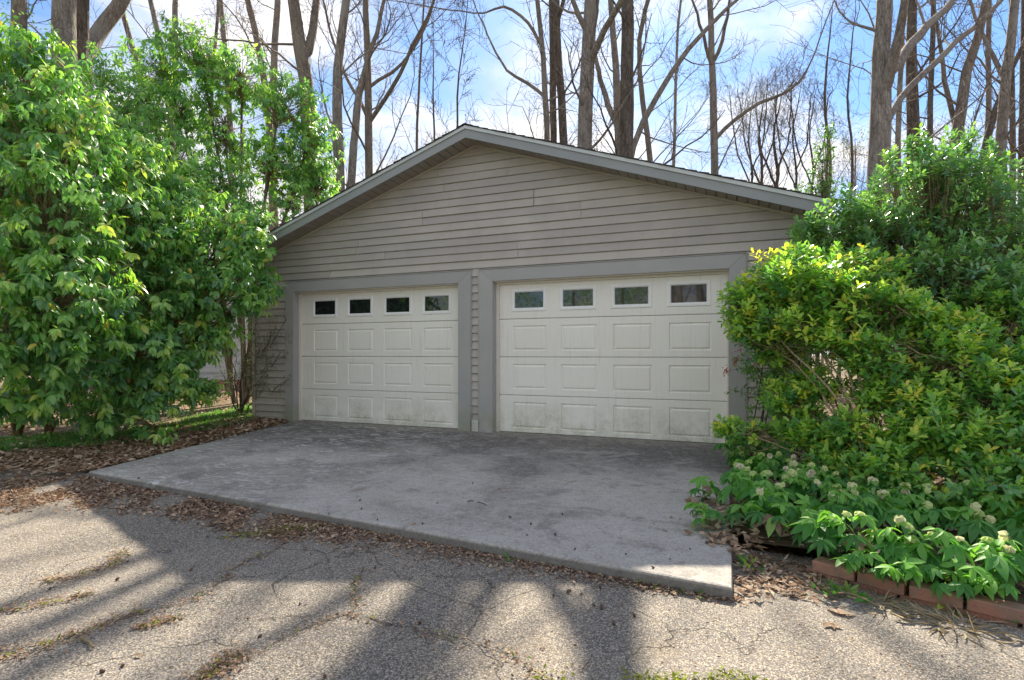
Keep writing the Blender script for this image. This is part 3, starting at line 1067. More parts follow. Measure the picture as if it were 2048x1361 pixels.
def shrub(name, label, cat, bases, lobes, dens, leafmat_, tpl, leaf_len, leaf_w, shoot_len, n_leaf, splay, droop, upd, stem_r, barkm,
          seed, n_single=0, gap=0.35, shell=0.45, vr=(0, 1), group=None, spot=None, tipspread=0.3, twig0=0.5, ragged=0.13):
    """lobes: (px, py, Z, rx px, ry px, depth m)"""
    rg = np.random.default_rng(seed)
    bases = [np.array(b, float) for b in bases]
    loc = bases[0].copy()
    root = empty(name, loc, label, cat, group)
    tips, outs, lob = [], [], []
    LC = []
    for li, (px, py, Z, rx, ry, dz) in enumerate(lobes):
        c_ = P(px, py, Z)
        LC.append(c_)
        ra, rb, rc = rx / F * Z, ry / F * Z, dz
        n_ = max(6, int(dens * (ra * rb * rc) ** (2 / 3.0)))
        d = unit(rg.normal(size=(n_ * 2, 3)))
        rad = shell + (1.0 - shell) * rg.random((n_ * 2, 1)) ** 0.7 + np.abs(rg.normal(0, ragged, (n_ * 2, 1)))
        loc3 = d * rad
        # camera-aligned ellipsoid axes are only how the shrub was measured; the shape is a fixed solid
        pts = c_ + loc3[:, :1] * ra * np.array([ca, sa, 0]) + loc3[:, 1:2] * rc * np.array([-sa, ca, 0]) + loc3[:, 2:3] * rb * np.array([0, 0, 1.0])
        f = 2.6
        nz = (np.sin(pts[:, 0] * f * 1.3 + seed) + np.sin(pts[:, 1] * f + 1.3 * seed) + np.sin(pts[:, 2] * f * 1.6 + 2 * seed) + 0.8 * np.sin((pts[:, 0] + pts[:, 2]) * f * 2.7) + 0.8 * np.sin((pts[:, 1] - pts[:, 2]) * f * 2.3)) / 4.6
        keep = (nz * 0.5 + 0.5 + rg.normal(0, 0.12, len(nz))) > gap
        keep &= pts[:, 2] > 0.06
        pts, o_ = pts[keep][:n_], unit(pts[keep] - c_)[:n_]
        tips.append(pts)
        outs.append(o_)
        lob.append(np.full(len(pts), li))
    T, O, LI = np.concatenate(tips), np.concatenate(outs), np.concatenate(lob)
    if spot is not None:
        k_ = spot(T)
        T, O, LI = T[k_], O[k_], LI[k_]
    nt = len(T)
    d = unit(O * 0.8 + rg.normal(0, tipspread, O.shape) + np.array([0, 0, upd]))
    Ls = shoot_len * rg.uniform(0.6, 1.4, nt)
    i = np.arange(n_leaf)
    u = unit(np.cross(d, np.array([0.31, 0.2, 0.93])))
    v_ = np.cross(d, u)
    ph = i[None, :] * 2.4 + rg.random((nt, 1)) * 6.28 + rg.normal(0, 0.25, (nt, n_leaf))
    rad = u[:, None, :] * np.cos(ph)[..., None] + v_[:, None, :] * np.sin(ph)[..., None]
    frac = i[None, :] / n_leaf
    pos = T[:, None, :] - d[:, None, :] * (Ls[:, None] * frac)[..., None]
    sp = np.radians(splay) * (0.55 + 0.65 * frac)[..., None] + rg.normal(0, 0.18, (nt, n_leaf, 1))
    ax = unit(rad * np.sin(sp) + d[:, None, :] * np.cos(sp))
    ax = unit(ax + np.array([0, 0, -1.0]) * (droop * rg.uniform(0.4, 1.4, (nt, n_leaf, 1))))
    nr = np.array([0, 0, 1.0]) + 0.55 * d[:, None, :] - 0.25 * rad + rg.normal(0, 0.28, ax.shape)
    pos, ax, nr = pos.reshape(-1, 3), ax.reshape(-1, 3), nr.reshape(-1, 3)
    nL = len(pos)
    pos = pos + ax * 0.006
    fr = leaf_frames(ax, nr)
    ln = leaf_len * rg.uniform(0.65, 1.2, nL) * np.tile(0.75 + 0.35 * np.sin(np.linspace(0.4, 2.4, n_leaf)), nt)
    wd = ln * leaf_w * rg.uniform(0.85, 1.15, nL)
    tipv = np.repeat(rg.normal(0.42, 0.22, nt), n_leaf)
    var = np.clip(tipv + rg.normal(0, 0.11, nL) + np.tile(np.linspace(0.14, -0.10, n_leaf), nt), 0, 0.97)
    odd = rg.random(nL) < 0.006
    var[odd] = 1.0
    var = vr[0] + var * (vr[1] - vr[0])
    # the ones that show largest become parts
    if n_single:
        px, py, Zc = to_px(pos)
        size = np.where((px > -5) & (px < 2053) & (py > -5) & (py < 1366) & (Zc > 0.5), ln / np.maximum(Zc, 0.5), 0)
        order = np.argsort(-size)
        one, rest = order[:n_single], order[n_single:]
        single_leaves(root, pos[one] - loc, fr[one], ln[one], wd[one], var[one], tpl, leafmat_)
    else:
        rest = np.arange(nL)
    me = leaf_mesh('foliage', pos[rest] - loc, fr[rest], ln[rest], wd[rest], var[rest], tpl, leafmat_)
    link('foliage', me, root, kind='stuff')
    # stems: base -> lobe centres, then thinner branches to the shoots
    mains, mr = [], []
    for li, c_ in enumerate(LC):
        b = bases[int(np.argmin([np.linalg.norm((b_ - c_)[:2]) + 0.3 * rg.random() for b_ in bases]))]
        midp = b * 0.5 + c_ * 0.5
        midp[:2] = b[:2] * 0.72 + c_[:2] * 0.28
        top_ = c_ + np.array([0, 0, 0.35 * lobes[li][4] / F * lobes[li][2]])
        pts = [(*b, stem_r), (*(b * 0.8 + midp * 0.2 + rg.normal(0, 0.02, 3)), stem_r * 0.85), (*midp, stem_r * 0.65), (*c_, stem_r * 0.42), (*top_, stem_r * 0.2)]
        mm = resample(pts, 12, rg, 0.012)
        mains.append(mm)
    A = np.stack([m_[:, :3] for m_ in mains])
    Ar = np.stack([m_[:, 3] for m_ in mains])
    V1 = tubes(A - loc, Ar, 6)
    link('stems', mkmesh('stems', V1[0], V1[1], True, mat=barkm), root)
    tt = rg.uniform(twig0, 0.98, nt)
    st, _, sr = sample(A[LI], Ar[LI], tt[:, None])
    st, sr = st[:, 0], sr[:, 0]
    e1 = T - d * (Ls * 1.0)[:, None]
    mid = st * 0.45 + e1 * 0.55 + rg.normal(0, 0.04, st.shape)
    B = np.stack([st, st * 0.7 + mid * 0.3 + rg.normal(0, 0.015, st.shape), mid, e1, T], 1)
    Br = np.stack([np.minimum(sr * 0.6, 0.008), np.full(nt, 0.006), np.full(nt, 0.0045), np.full(nt, 0.0032), np.full(nt, 0.0015)], 1)
    V2 = tubes(B - loc, Br, 3)
    link('twigs', mkmesh('twigs', V2[0], V2[1], True, mat=M['bark_twig']), root)
    return root


# ---- trees behind the garage (photo pixels along each stem, distance, what it looks like)
BG, BD, BB = M['bark_grey'], M['bark_dark'], M['bark_brown']
bare_tree('thick grey trunk forking above the broadleaf shrub, its stout limb leaning out to one side', [(135, 300, 46), (130, 120, 42), (126, 0, 40)], 12, BG,
          [[(160, 250, 34), (168, 110, 30), (200, 60, 28), (245, 5, 26)]], 1, n1=7, n2=5, ln1=2.6)
bare_tree('dark trunk hugging the thick grey forked one behind the shrub', [(162, 300, 26), (163, 120, 24), (166, 0, 22)], 12.6, BD, (), 2, n1=5, ln1=2.2)
bare_tree('ivy clad trunk at the outer edge of the wood', [(36, 260, 30), (38, 100, 27), (42, 0, 25)], 11, BB, (), 3, n1=6, ivy=900, ln1=2.2)
bare_tree('slim leaning tree with green ivy beside the thick fork', [(330, 330, 12), (300, 200, 11), (262, 90, 10), (238, 10, 9)], 15, BB, (), 4, n1=7, ivy=350)
bare_tree('slim curving tree over the tall shrub, first right of the ivied leaner', [(345, 300, 13), (335, 150, 12), (318, 70, 10), (302, 0, 9)], 17, BG, (), 5, n1=8)
bare_tree('straight pale pole of a tree above the tall shrub', [(352, 300, 12), (350, 100, 11), (349, 0, 10)], 18, BG, (), 6, n1=9)
bare_tree('thin tree rising behind the crest of the tall shrub', [(470, 400, 12), (455, 150, 10), (440, 0, 9)], 20, BG, (), 7, n1=9)
bare_tree('curved tree bending over the tall shrub near the leafy brown one', [(548, 400, 15), (532, 140, 13), (505, 60, 12), (496, 0, 11)], 17, BB, (), 8, n1=9)
bare_tree('grey vertical trunk just before the brown leaf hung tree', [(545, 400, 16), (547, 150, 14), (556, 0, 12)], 18, BG, (), 9, n1=8)
bare_tree('shaggy brown trunk still hung with dead leaves', [(624, 450, 30), (617, 200, 28), (600, 90, 26), (586, 0, 22)], 14, BB,
          [[(618, 110, 18), (628, 50, 16), (634, 0, 14)]], 10, n1=8, leaves=700, ivy=0)
bare_tree('smooth grey tree with a sharp fork level with the roof edge', [(678, 420, 22), (679, 300, 21), (674, 200, 19), (676, 100, 17), (692, 0, 16)], 13, BG,
          [[(700, 420, 16), (706, 300, 16), (712, 215, 15), (722, 160, 13), (745, 90, 9), (770, 0, 7)]], 11, n1=9, n2=8)
bare_tree('straight mottled tree with withered leaf tufts left of the ridge', [(738, 380, 16), (738, 200, 15), (734, 90, 13), (731, 0, 12)], 14, BB,
          [[(738, 240, 9), (790, 175, 8), (812, 120, 7), (860, 20, 5)], [(738, 235, 8), (690, 150, 6), (660, 60, 5)], [(737, 170, 7), (800, 140, 6), (850, 60, 5), (870, 0, 4)]], 12, n1=16, n2=9, leaves=700, crown_z=3.5)
bare_tree('young whippy tree right above the ridge of the roof', [(915, 260, 4), (913, 180, 4), (920, 130, 3), (930, 60, 2)], 14, BD, (), 13, n1=14, ln1=2.0, top=1.5, cat='sapling')
bare_tree('very thin sapling straight up beside the ridge', [(868, 280, 4), (866, 180, 3), (866, 100, 2)], 15, BD, (), 14, n1=10, ln1=1.3, top=1, cat='sapling')
bare_tree('pale slender tree, first of the trio over the right roof slope', [(1095, 330, 11), (1092, 200, 12), (1086, 100, 10), (1074, 0, 9)], 16, BG,
          [[(1090, 190, 7), (1052, 165, 7), (1010, 140, 5), (985, 90, 4), (960, 40, 3)], [(1084, 90, 7), (1050, 35, 6), (1005, 8, 5), (985, 22, 4), (965, 30, 3)]], 15, n1=12, n2=8)
bare_tree('middle trunk of the trio over the right roof slope', [(1108, 340, 13), (1106, 150, 14), (1103, 0, 12)], 17, BD, (), 16, n1=9)
bare_tree('darkest crooked trunk of the trio with a knobbly bark', [(1130, 340, 17), (1124, 220, 16), (1113, 60, 15), (1112, 0, 13)], 16.5, BD,
          [[(1112, 55, 9), (1122, 20, 8), (1128, 0, 8)]], 17, n1=9)
bare_tree('stout furrowed grey trunk forking at mid height behind the roof', [(1169, 350, 30), (1170, 220, 29), (1178, 80, 27), (1182, 0, 26)], 13, BG,
          [[(1184, 125, 16), (1200, 80, 13), (1225, 30, 12), (1245, 0, 12)], [(1170, 65, 12), (1158, 30, 10), (1145, 0, 9)]], 18, n1=9)
bare_tree('grey stem standing between the two stout trunks', [(1238, 350, 15), (1236, 200, 15), (1228, 80, 12), (1222, 0, 11)], 17, BG,
          [[(1236, 255, 13), (1212, 200, 11), (1200, 160, 10), (1195, 130, 8)]], 19, n1=9)
bare_tree('stout dark straight trunk, thickest above the middle of the roof', [(1251, 360, 27), (1253, 200, 26), (1256, 80, 25), (1257, 0, 24)], 12.5, BD, (), 20, n1=8, n2=6, ln1=2.6)
bare_tree('long diagonal grey limb tree crossing the sky from the thickest trunk', [(1256, 330, 12), (1262, 285, 12), (1290, 235, 12), (1330, 160, 11), (1378, 98, 10), (1400, 65, 9), (1440, 30, 8), (1475, 0, 6)], 14, BG, (), 21, n1=10, top=2.5)
bare_tree('grey tree with an elbow just right of the thickest trunk', [(1305, 350, 11), (1296, 270, 11), (1280, 180, 10), (1272, 80, 9), (1290, 20, 9), (1300, 0, 8)], 18, BB, (), 22, n1=10)
forked = bare_tree('tree with an upright pair of forks standing alone in open sky', [(1430, 380, 15), (1428, 200, 14), (1424, 100, 12), (1417, 0, 11)], 15, BG,
          [[(1438, 275, 8), (1470, 235, 8), (1520, 202, 7), (1560, 195, 6), (1598, 172, 5), (1620, 130, 3)], [(1432, 120, 8), (1448, 70, 7), (1460, 0, 5)], [(1418, 130, 7), (1405, 60, 6), (1385, 0, 4)]], 23, n1=9, n2=8, n3=7)
rg = np.random.default_rng(55)
d_ = unit(rg.normal(size=(3600, 3))) * rg.random((3600, 1)) ** 0.4 * np.array([1.7, 1.2, 1.1])  # unseen leaf mass above the frame, added to shade the lower right asphalt
cc_ = np.array([-0.7, 9.5, 14.4]) - np.array(forked.location)
keep = np.sin(d_[:, 0] * 5) + np.sin(d_[:, 1] * 6 + 1) + np.sin(d_[:, 2] * 5) > -0.6
scatter_leaves('unseen_shade_crown', d_[keep] + cc_, rg, 0.15, 0.08, M['leaf_dark'], forked, (0.1, 0.8), kind='stuff')
for i_, (xx, w_, sd_, lb_) in enumerate(((1520, 6, 31, 'low twiggy tree nearest the lone forked tree'), (1550, 7, 32, 'twiggy spreading tree in the thicket over the roof end'), (1588, 5, 33, 'thin tree in the thicket, between the spreading one and the dark stem'),
                                         (1655, 7, 34, 'thin dark stem above the lower end of the right roof slope'), (1622, 5, 35, 'leaning thin tree beside the dark stem of the thicket'), (1500, 5, 36, 'short bushy tree low in the thicket above the fascia'), (1700, 6, 37, 'spindly tree between the thicket and the forked giant'))):
    t_ = 180 if xx < 1640 else 10
    bare_tree(lb_, [(xx, 400, w_), (xx + 9, 330, w_ - 1), (xx - 8, (400 + t_) / 2 - 10, w_ - 2), (xx + 8, t_ + 30, 2)], 22, BD, [[(xx, 370, w_ - 2), (xx - 28, 300, 3), (xx - 40, 200, 2)], [(xx, 350, w_ - 2), (xx + 26, 290, 3), (xx + 34, 190, 2)]] if t_ > 100 else (), sd_, n1=18, n2=7, n3=4, ln1=2.6, top=1.0, twig=0.006, ang1=(20, 50), name='thicket_tree', group='bare trees of the thicket over the roof end')
bare_tree('huge forked trunk rising behind the dark holly with several limbs', [(1757, 400, 40), (1757, 300, 39), (1762, 200, 37), (1765, 100, 31), (1766, 0, 28)], 11, BG,
          [[(1770, 190, 22), (1785, 120, 20), (1800, 70, 17), (1812, 0, 14)], [(1760, 280, 12), (1775, 240, 13), (1800, 195, 13), (1840, 155, 12), (1900, 95, 11), (1950, 55, 10), (2000, 8, 8)],
           [(1785, 150, 22), (1820, 90, 18), (1850, 55, 16), (1885, 25, 13), (1910, 0, 12)]], 24, n1=8, n2=6)
bare_tree('dark straight trunk between the forked giant and the leaning trunk', [(1827, 400, 23), (1826, 200, 22), (1823, 80, 18), (1824, 0, 16)], 14, BD, (), 25, n1=9)
bare_tree('slanting brown trunk over the peak of the dark holly', [(1895, 420, 22), (1908, 300, 21), (1925, 190, 19), (1950, 80, 16), (1975, 0, 13)], 13, BB, [[(1912, 260, 10), (1890, 170, 9), (1880, 80, 7), (1862, 0, 6)]], 26, n1=10)
bare_tree('arching dark tree crossing the slanting trunk', [(1950, 420, 15), (1962, 320, 14), (1985, 230, 12), (2020, 140, 10), (2048, 90, 8)], 15, BD, (), 27, n1=12, n2=8)
bare_tree('grey tall trunk next to the picture edge behind the dark holly', [(2002, 430, 20), (2003, 250, 19), (2018, 100, 17), (2034, 0, 15)], 14, BG, [[(2010, 160, 10), (1985, 110, 8), (1950, 40, 6)]], 28, n1=9)
bare_tree('outermost trunk beyond the dark holly', [(2046, 430, 16), (2045, 250, 15), (2050, 100, 14), (2052, 0, 13)], 17, BD, (), 29, n1=9)
# trees in the gaps
k_ = 0
for xx, Zt, w_, bm_, lb_ in ((415, 24, 6, BD, 'thin distant tree showing above the middle of the tall shrub'), (830, 26, 4, BD, 'faint far tree over the left slope near the ridge'), (1345, 20, 5, BG, 'slender tree under the long diagonal limb'),
                         (1795, 20, 9, BG, 'grey tree close behind the forked giant'),
                         (1860, 18, 9, BD, 'upright tree with many twigs above the dark holly shoulder'), (1975, 20, 9, BB, 'brownish upright tree behind the arching dark one'), (2025, 22, 9, BD, 'dark stem between the two edge trunks')):
    k_ += 1
    lean = (k_ * 37 % 40) - 20
    bare_tree(lb_, [(xx, 420, w_ + 2), (xx + lean * 0.3, 250, w_ + 1), (xx + lean, 60, w_), (xx + lean * 1.4, 0, w_ - 0.5)], Zt, bm_, (), 60 + k_, n1=12, n2=6, n3=5, ln1=3.0, top=5, group='bare trees of the wood behind')

# far wood: one mass
rg = np.random.default_rng(5)
nf = 90
az = rg.uniform(-75, 55, nf)
Zf = rg.uniform(32, 60, nf)
base = np.stack([np.sin(np.radians(az)) * Zf, np.cos(np.radians(az)) * Zf - D, np.full(nf, -0.1)], 1)
hh = rg.uniform(6, 13, nf)
st_ = np.stack([base + np.stack([rg.normal(0, 0.3, nf) * j / 7, rg.normal(0, 0.3, nf) * j / 7, hh * j / 7], 1) for j in range(8)], 1)
sr_ = rg.uniform(0.04, 0.085, (nf, 1)) * np.linspace(1, 0.25, 8)[None]
a1 = kids(st_, sr_, 12, rg, 0.12, 1, (25, 60), 3.4, 6, 0.5, 0.16, 0.12, 0.012)
a2 = kids(a1[0], a1[1], 5, rg, 0.2, 1, (25, 55), a1[2] * 0.55, 4, 0.6, 0.18, 0.08, 0.010)
a3 = kids(a2[0], a2[1], 2, rg, 0.2, 1, (25, 55), a2[2] * 0.6, 3, 0.7, 0.18, 0.05, 0.009)
V, f = join([tubes(st_, sr_, 5), tubes(a1[0], a1[1], 3), tubes(a2[0], a2[1], 3), tubes(a3[0], a3[1], 3)])
link('far_woods', mkmesh('far_woods', V, f, True, mat=BG), kind='stuff', label='distant leafless wood filling the skyline behind the garage', category='woods')

# evergreen ivy mounds and a pale green budding tree above the roof end
shrub('ivy_column', 'ivy covered stem just above the roof end next to the holly', 'ivy', [P(1650, 700, 15)], [(1645, 340, 15, 22, 50, 0.4), (1655, 290, 15, 14, 50, 0.3), (1630, 385, 15, 40, 22, 0.5)], 260, M['leaf_dark'], 'simple', 0.10, 0.6, 0.2, 6, 60, 0.3, 0.1, 0.04, BD, 77, gap=0.3)
shrub('budding_tree', 'far tree in pale green spring bud behind the giant trunk', 'tree', [P(1710, 700, 30)], [(1710, 290, 30, 50, 35, 1.2), (1800, 310, 30, 50, 30, 1.2)], 60, M['moss'], 'simple', 0.10, 0.6, 0.3, 5, 60, 0.1, 0.2, 0.08, BG, 78, gap=0.3)

# ---- trees and evergreens across the drive, mirrored in the door panes
for i_, (x, y, h_, lb_) in enumerate(((-23.5, -19, 5.5, 'outermost evergreen across the drive'), (-20.3, -20, 5.6, 'dense evergreen across the drive, mirrored in the far bay'), (-17.2, -19, 5.3, 'dense evergreen across the drive, second in the far bay panes'), (-14.0, -20.5, 5.5, 'dense evergreen across the drive between both groups'),
                                      (-10.6, -19, 5.4, 'dense evergreen across the drive, first in the near bay panes'), (-7.6, -20, 5.4, 'dense evergreen across the drive, middle of the near bay panes'), (-4.9, -19, 5.0, 'dense evergreen across the drive next to the bare trees'))):
    root = empty('evergreen_tree', (x, y, -0.1), lb_, 'tree', 'evergreens across the drive')
    V, q = tubes(np.array([[(0, 0, 0), (0.05, 0, h_ * 0.5), (0, 0, h_)]]), np.array([[0.16, 0.1, 0.03]]), 7)
    link('trunk', mkmesh('trunk', V, q, True, mat=BD), root)
    rg = np.random.default_rng(90 + i_)
    n_ = 3000
    zf = rg.random(n_)
    rr = 2.1 * np.sqrt(rg.random(n_)) * np.sqrt(1 - zf ** 2) + 0.1
    an = rg.random(n_) * 6.283
    pp = np.stack([np.cos(an) * rr, np.sin(an) * rr, 0.5 + zf * (h_ - 0.6)], 1)
    scatter_leaves('crown', pp, rg, 0.16, 0.08, M['leaf_laurel'], root, (0.2, 0.9))


def plain_tree(x, y, h_, r0, seed, label):
    rg = np.random.default_rng(seed)
    root = empty('bare_tree', (x, y, -0.1), label, 'tree', 'bare trees across the drive')
    A = resample([(0, 0, 0, r0), (rg.normal(0, 0.2), 0, h_ * 0.4, r0 * 0.8), (rg.normal(0, 0.4), rg.normal(0, 0.3), h_, r0 * 0.2)], 16, rg, 0.03)
    V, q = tubes(A[None, :, :3], A[None, :, 3], 8)
    link('trunk', mkmesh('trunk', V, q, True, mat=BG), root)
    a = kids(A[None, :, :3], A[None, :, 3], 14, rg, 0.2, 1, (35, 65), 4.0, 7, 0.5, 0.16, 0.1, 0.02)
    b = kids(a[0], a[1], 8, rg, 0.2, 1, (25, 60), a[2] * 0.5, 5, 0.6, 0.18, 0.05, 0.014)
    c = kids(b[0], b[1], 5, rg, 0.2, 1, (25, 60), b[2] * 0.5, 4, 0.6, 0.18, 0.03, 0.012)
    V, f = join([tubes(a[0], a[1], 4), tubes(b[0], b[1], 3), tubes(c[0], c[1], 3)])
    link('branches', mkmesh('branches', V, f, True, mat=BG), root)


for i_, (x, y, h_) in enumerate(((-2.0, -17, 10), (-0.9, -20, 12), (-3.1, -21, 11), (0.6, -19, 12), (-1.6, -24, 11), (-2.9, -26, 13), (2.5, -21, 13), (-0.3, -26, 12))):
    plain_tree(x, y, h_, 0.16 + 0.03 * (i_ % 3), 120 + i_, ('bare tree across the drive mirrored in the end pane', 'second bare tree across the drive', 'branching bare tree across the drive', 'tall bare tree across the drive', 'bare tree beyond the drive edge', 'bare tree standing far back across the drive', 'outermost bare tree across the drive', 'bare tree behind the evergreens across the drive')[i_])

# ------------------------------------------------------------ broadleaf shrubs on the left
def leafshrub(label, bases, lobes, seed, n_single, dens=150, **kw):
    a = dict(leafmat_=M['leaf_laurel'], tpl='laurel', leaf_len=0.108, leaf_w=0.42, shoot_len=0.14, n_leaf=10, splay=72, droop=1.05, upd=0.15,
             stem_r=0.045, barkm=M['bark_stem'], gap=0.42, shell=0.25, ragged=0.2)
    a.update(kw)
    return shrub('broadleaf_shrub', label, 'shrub', bases, lobes, dens, seed=seed, n_single=n_single, group='broadleaf evergreen shrubs beside the garage', **a)


gz = -0.05
leafshrub('tallest big leaved evergreen shrub at the picture edge with orange brown trunk', [G(35, 885, gz), G(100, 880, gz)],
          [(20, 190, 6.3, 120, 110, 0.7), (100, 270, 6.2, 110, 130, 0.7), (-20, 380, 6.2, 130, 150, 0.8), (110, 430, 5.9, 120, 130, 0.8), (20, 560, 5.8, 110, 110, 0.8), (130, 600, 5.8, 110, 90, 0.7),
           (40, 700, 5.7, 100, 60, 0.6), (20, 790, 5.9, 60, 40, 0.5), (110, 770, 6.0, 70, 30, 0.4), (60, 100, 6.5, 70, 45, 0.5), (-60, 250, 6.4, 90, 150, 0.7), (70, 810, 6.0, 70, 26, 0.3), (150, 700, 6.1, 60, 60, 0.4), (10, 660, 5.5, 60, 70, 0.4)], 201, 300, 430)
leafshrub('bushy broadleaf shrub second from the picture edge, branches drooping to the grass', [G(155, 860, gz), G(190, 850, gz)],
          [(230, 330, 7.4, 90, 90, 0.7), (250, 450, 7.1, 110, 100, 0.8), (240, 570, 6.9, 110, 90, 0.8), (200, 690, 6.7, 90, 70, 0.6), (210, 810, 6.7, 60, 45, 0.4), (290, 700, 6.8, 70, 60, 0.5), (240, 770, 6.8, 70, 50, 0.4), (190, 850, 6.7, 40, 18, 0.2), (150, 620, 6.8, 60, 80, 0.5)], 202, 300, 440)
leafshrub('spreading broadleaf shrub whose drooping branches reach the garage corner', [G(272, 838, gz), G(290, 830, gz)],
          [(330, 400, 8.3, 90, 80, 0.8), (400, 480, 8.0, 100, 90, 0.8), (350, 600, 7.7, 100, 80, 0.7), (440, 590, 7.7, 80, 55, 0.6), (500, 520, 7.9, 45, 50, 0.4), (480, 450, 8.1, 60, 50, 0.5), (520, 440, 8.2, 34, 40, 0.3), (500, 600, 7.8, 42, 32, 0.3),
           (330, 740, 7.2, 80, 60, 0.5), (250, 800, 7.0, 60, 50, 0.4), (370, 780, 7.4, 60, 35, 0.35), (310, 860, 6.6, 34, 14, 0.2), (410, 690, 7.8, 40, 30, 0.3), (420, 770, 7.6, 30, 18, 0.2), (300, 810, 7.0, 60, 30, 0.3), (350, 690, 7.5, 80, 50, 0.5), (500, 480, 8.0, 50, 60, 0.4), (540, 570, 8.0, 22, 30, 0.2), (450, 660, 7.8, 50, 24, 0.3)], 203, 300, 440)
leafshrub('sparse tall evergreen shrub arching high over the left roof edge', [G(490, 820, gz), G(470, 815, gz)],
          [(320, 130, 10.8, 70, 55, 0.7), (400, 110, 10.8, 80, 60, 0.8), (480, 150, 10.8, 80, 60, 0.8), (560, 220, 11, 75, 70, 0.8), (620, 290, 11.2, 60, 70, 0.7), (640, 370, 11.4, 50, 55, 0.6), (540, 330, 11, 80, 70, 0.8), (580, 400, 11.2, 70, 40, 0.7),
           (450, 260, 11, 60, 80, 0.7), (360, 220, 10.8, 60, 50, 0.7), (290, 220, 10.5, 70, 60, 0.7)], 204, 0, 300, tpl='simple', leaf_len=0.115, gap=0.42, shell=0.2, stem_r=0.05, twig0=0.9, vr=(0.0, 0.9), barkm=M['bark_brown'])
leafshrub('darker broadleaf shrub deep between the edge shrub and the tall arching one', [G(250, 800, gz)],
          [(250, 240, 9.5, 80, 70, 0.8), (330, 320, 9.8, 90, 80, 0.8), (200, 160, 9.5, 40, 60, 0.5), (430, 380, 10, 80, 60, 0.7), (480, 430, 10, 60, 40, 0.6), (150, 500, 9.6, 120, 130, 0.7), (330, 520, 9.8, 100, 110, 0.7)], 205, 0, 330, tpl='simple', gap=0.38, twig0=0.9, vr=(0.0, 0.85))

# lichen-grown thorny shrub by the corner
rg = np.random.default_rng(44)
tb = G(478, 832, -0.02)
tr_ = empty('thorny_shrub', tb, 'wiry nearly bare shrub with green lichen against the siding corner', 'shrub')
ends = [P(560, 660, 9.2), (P(575, 705, 9.1)), P(530, 640, 9.3), P(505, 655, 9.4), P(470, 690, 9.6), P(440, 740, 9.5), P(580, 760, 9.0), P(545, 720, 9.1), P(590, 640, 9.1)]
A = []
for e_ in ends:
    e_[1] = min(e_[1], -0.12) if e_[0] > XL else e_[1]
    A.append(resample([(*tb, 0.016), (*(tb * 0.55 + e_ * 0.45 + np.array([-0.15, 0, 0.0]) * rg.random()), 0.010), (*e_, 0.004)], 9, rg, 0.02))
A = np.stack(A)
p1 = kids(A[:, :, :3] - tb, A[:, :, 3], 9, rg, 0.3, 1, (25, 60), 0.5, 5, 0.6, 0.2, 0.05, 0.0025)
p2 = kids(p1[0], p1[1], 7, rg, 0.1, 1, (30, 70), 0.14, 3, 0.6, 0.25, 0.02, 0.0014)
for a_ in (p1[0], p2[0]):
    wy = a_[..., 1] + tb[1]
    lim = np.where(a_[..., 0] + tb[0] > XL - 0.05, -0.05, 9)
    a_[..., 1] = np.minimum(wy, lim) - tb[1]
V, f = join([tubes(A[:, :, :3] - tb, A[:, :, 3], 5), tubes(p1[0], p1[1], 3), tubes(p2[0], p2[1], 3)])
link('stems', mkmesh('stems', V, f, True, mat=M['bark_dark']), tr_)
ii = rg.integers(0, len(p2[0]), 2200)
scatter_leaves('lichen_tufts', p2[0][ii, -1] + rg.normal(0, 0.008, (2200, 3)) - np.array([0, 0.01, 0]), rg, 0.030, 0.012, M['lichen'], tr_, kind='stuff')

# pale building seen through the stems
sb = empty('shed', P(430, 700, 19) * np.array([1, 1, 0]), 'pale grey building glimpsed through the stems left of the garage', 'building')
bx = []
for k in range(14):
    bx.append((-4.2, 4.2, -0.02 - 0.0, 0.0, 0.45 + k * 0.2, 0.64 + k * 0.2))
    link('wall_board', mkmesh('wall_board', *box_vf(-4.2, 4.2, -0.03, 0.0, 0.45 + k * 0.2, 0.643 + k * 0.2), mat=M['shed_wall']), sb)
link('wall', mkmesh('wall', *box_vf(-4.2, 4.2, 0.001, 4.0, 0.2, 3.3), mat=M['shed_wall']), sb)
link('brick_base', mkmesh('brick_base', *box_vf(-4.22, 4.22, -0.05, 4.02, -0.1, 0.20), mat=M['brick']), sb)
V, f = extrude_poly([(-4.5, 3.3), (4.5, 3.3), (4.5, 3.45), (-4.5, 3.45)], -0.4, 4.3)
link('roof', mkmesh('roof', V, f, mat=M['shingle']), sb)
sb.rotation_euler = (0, 0, 0.5)

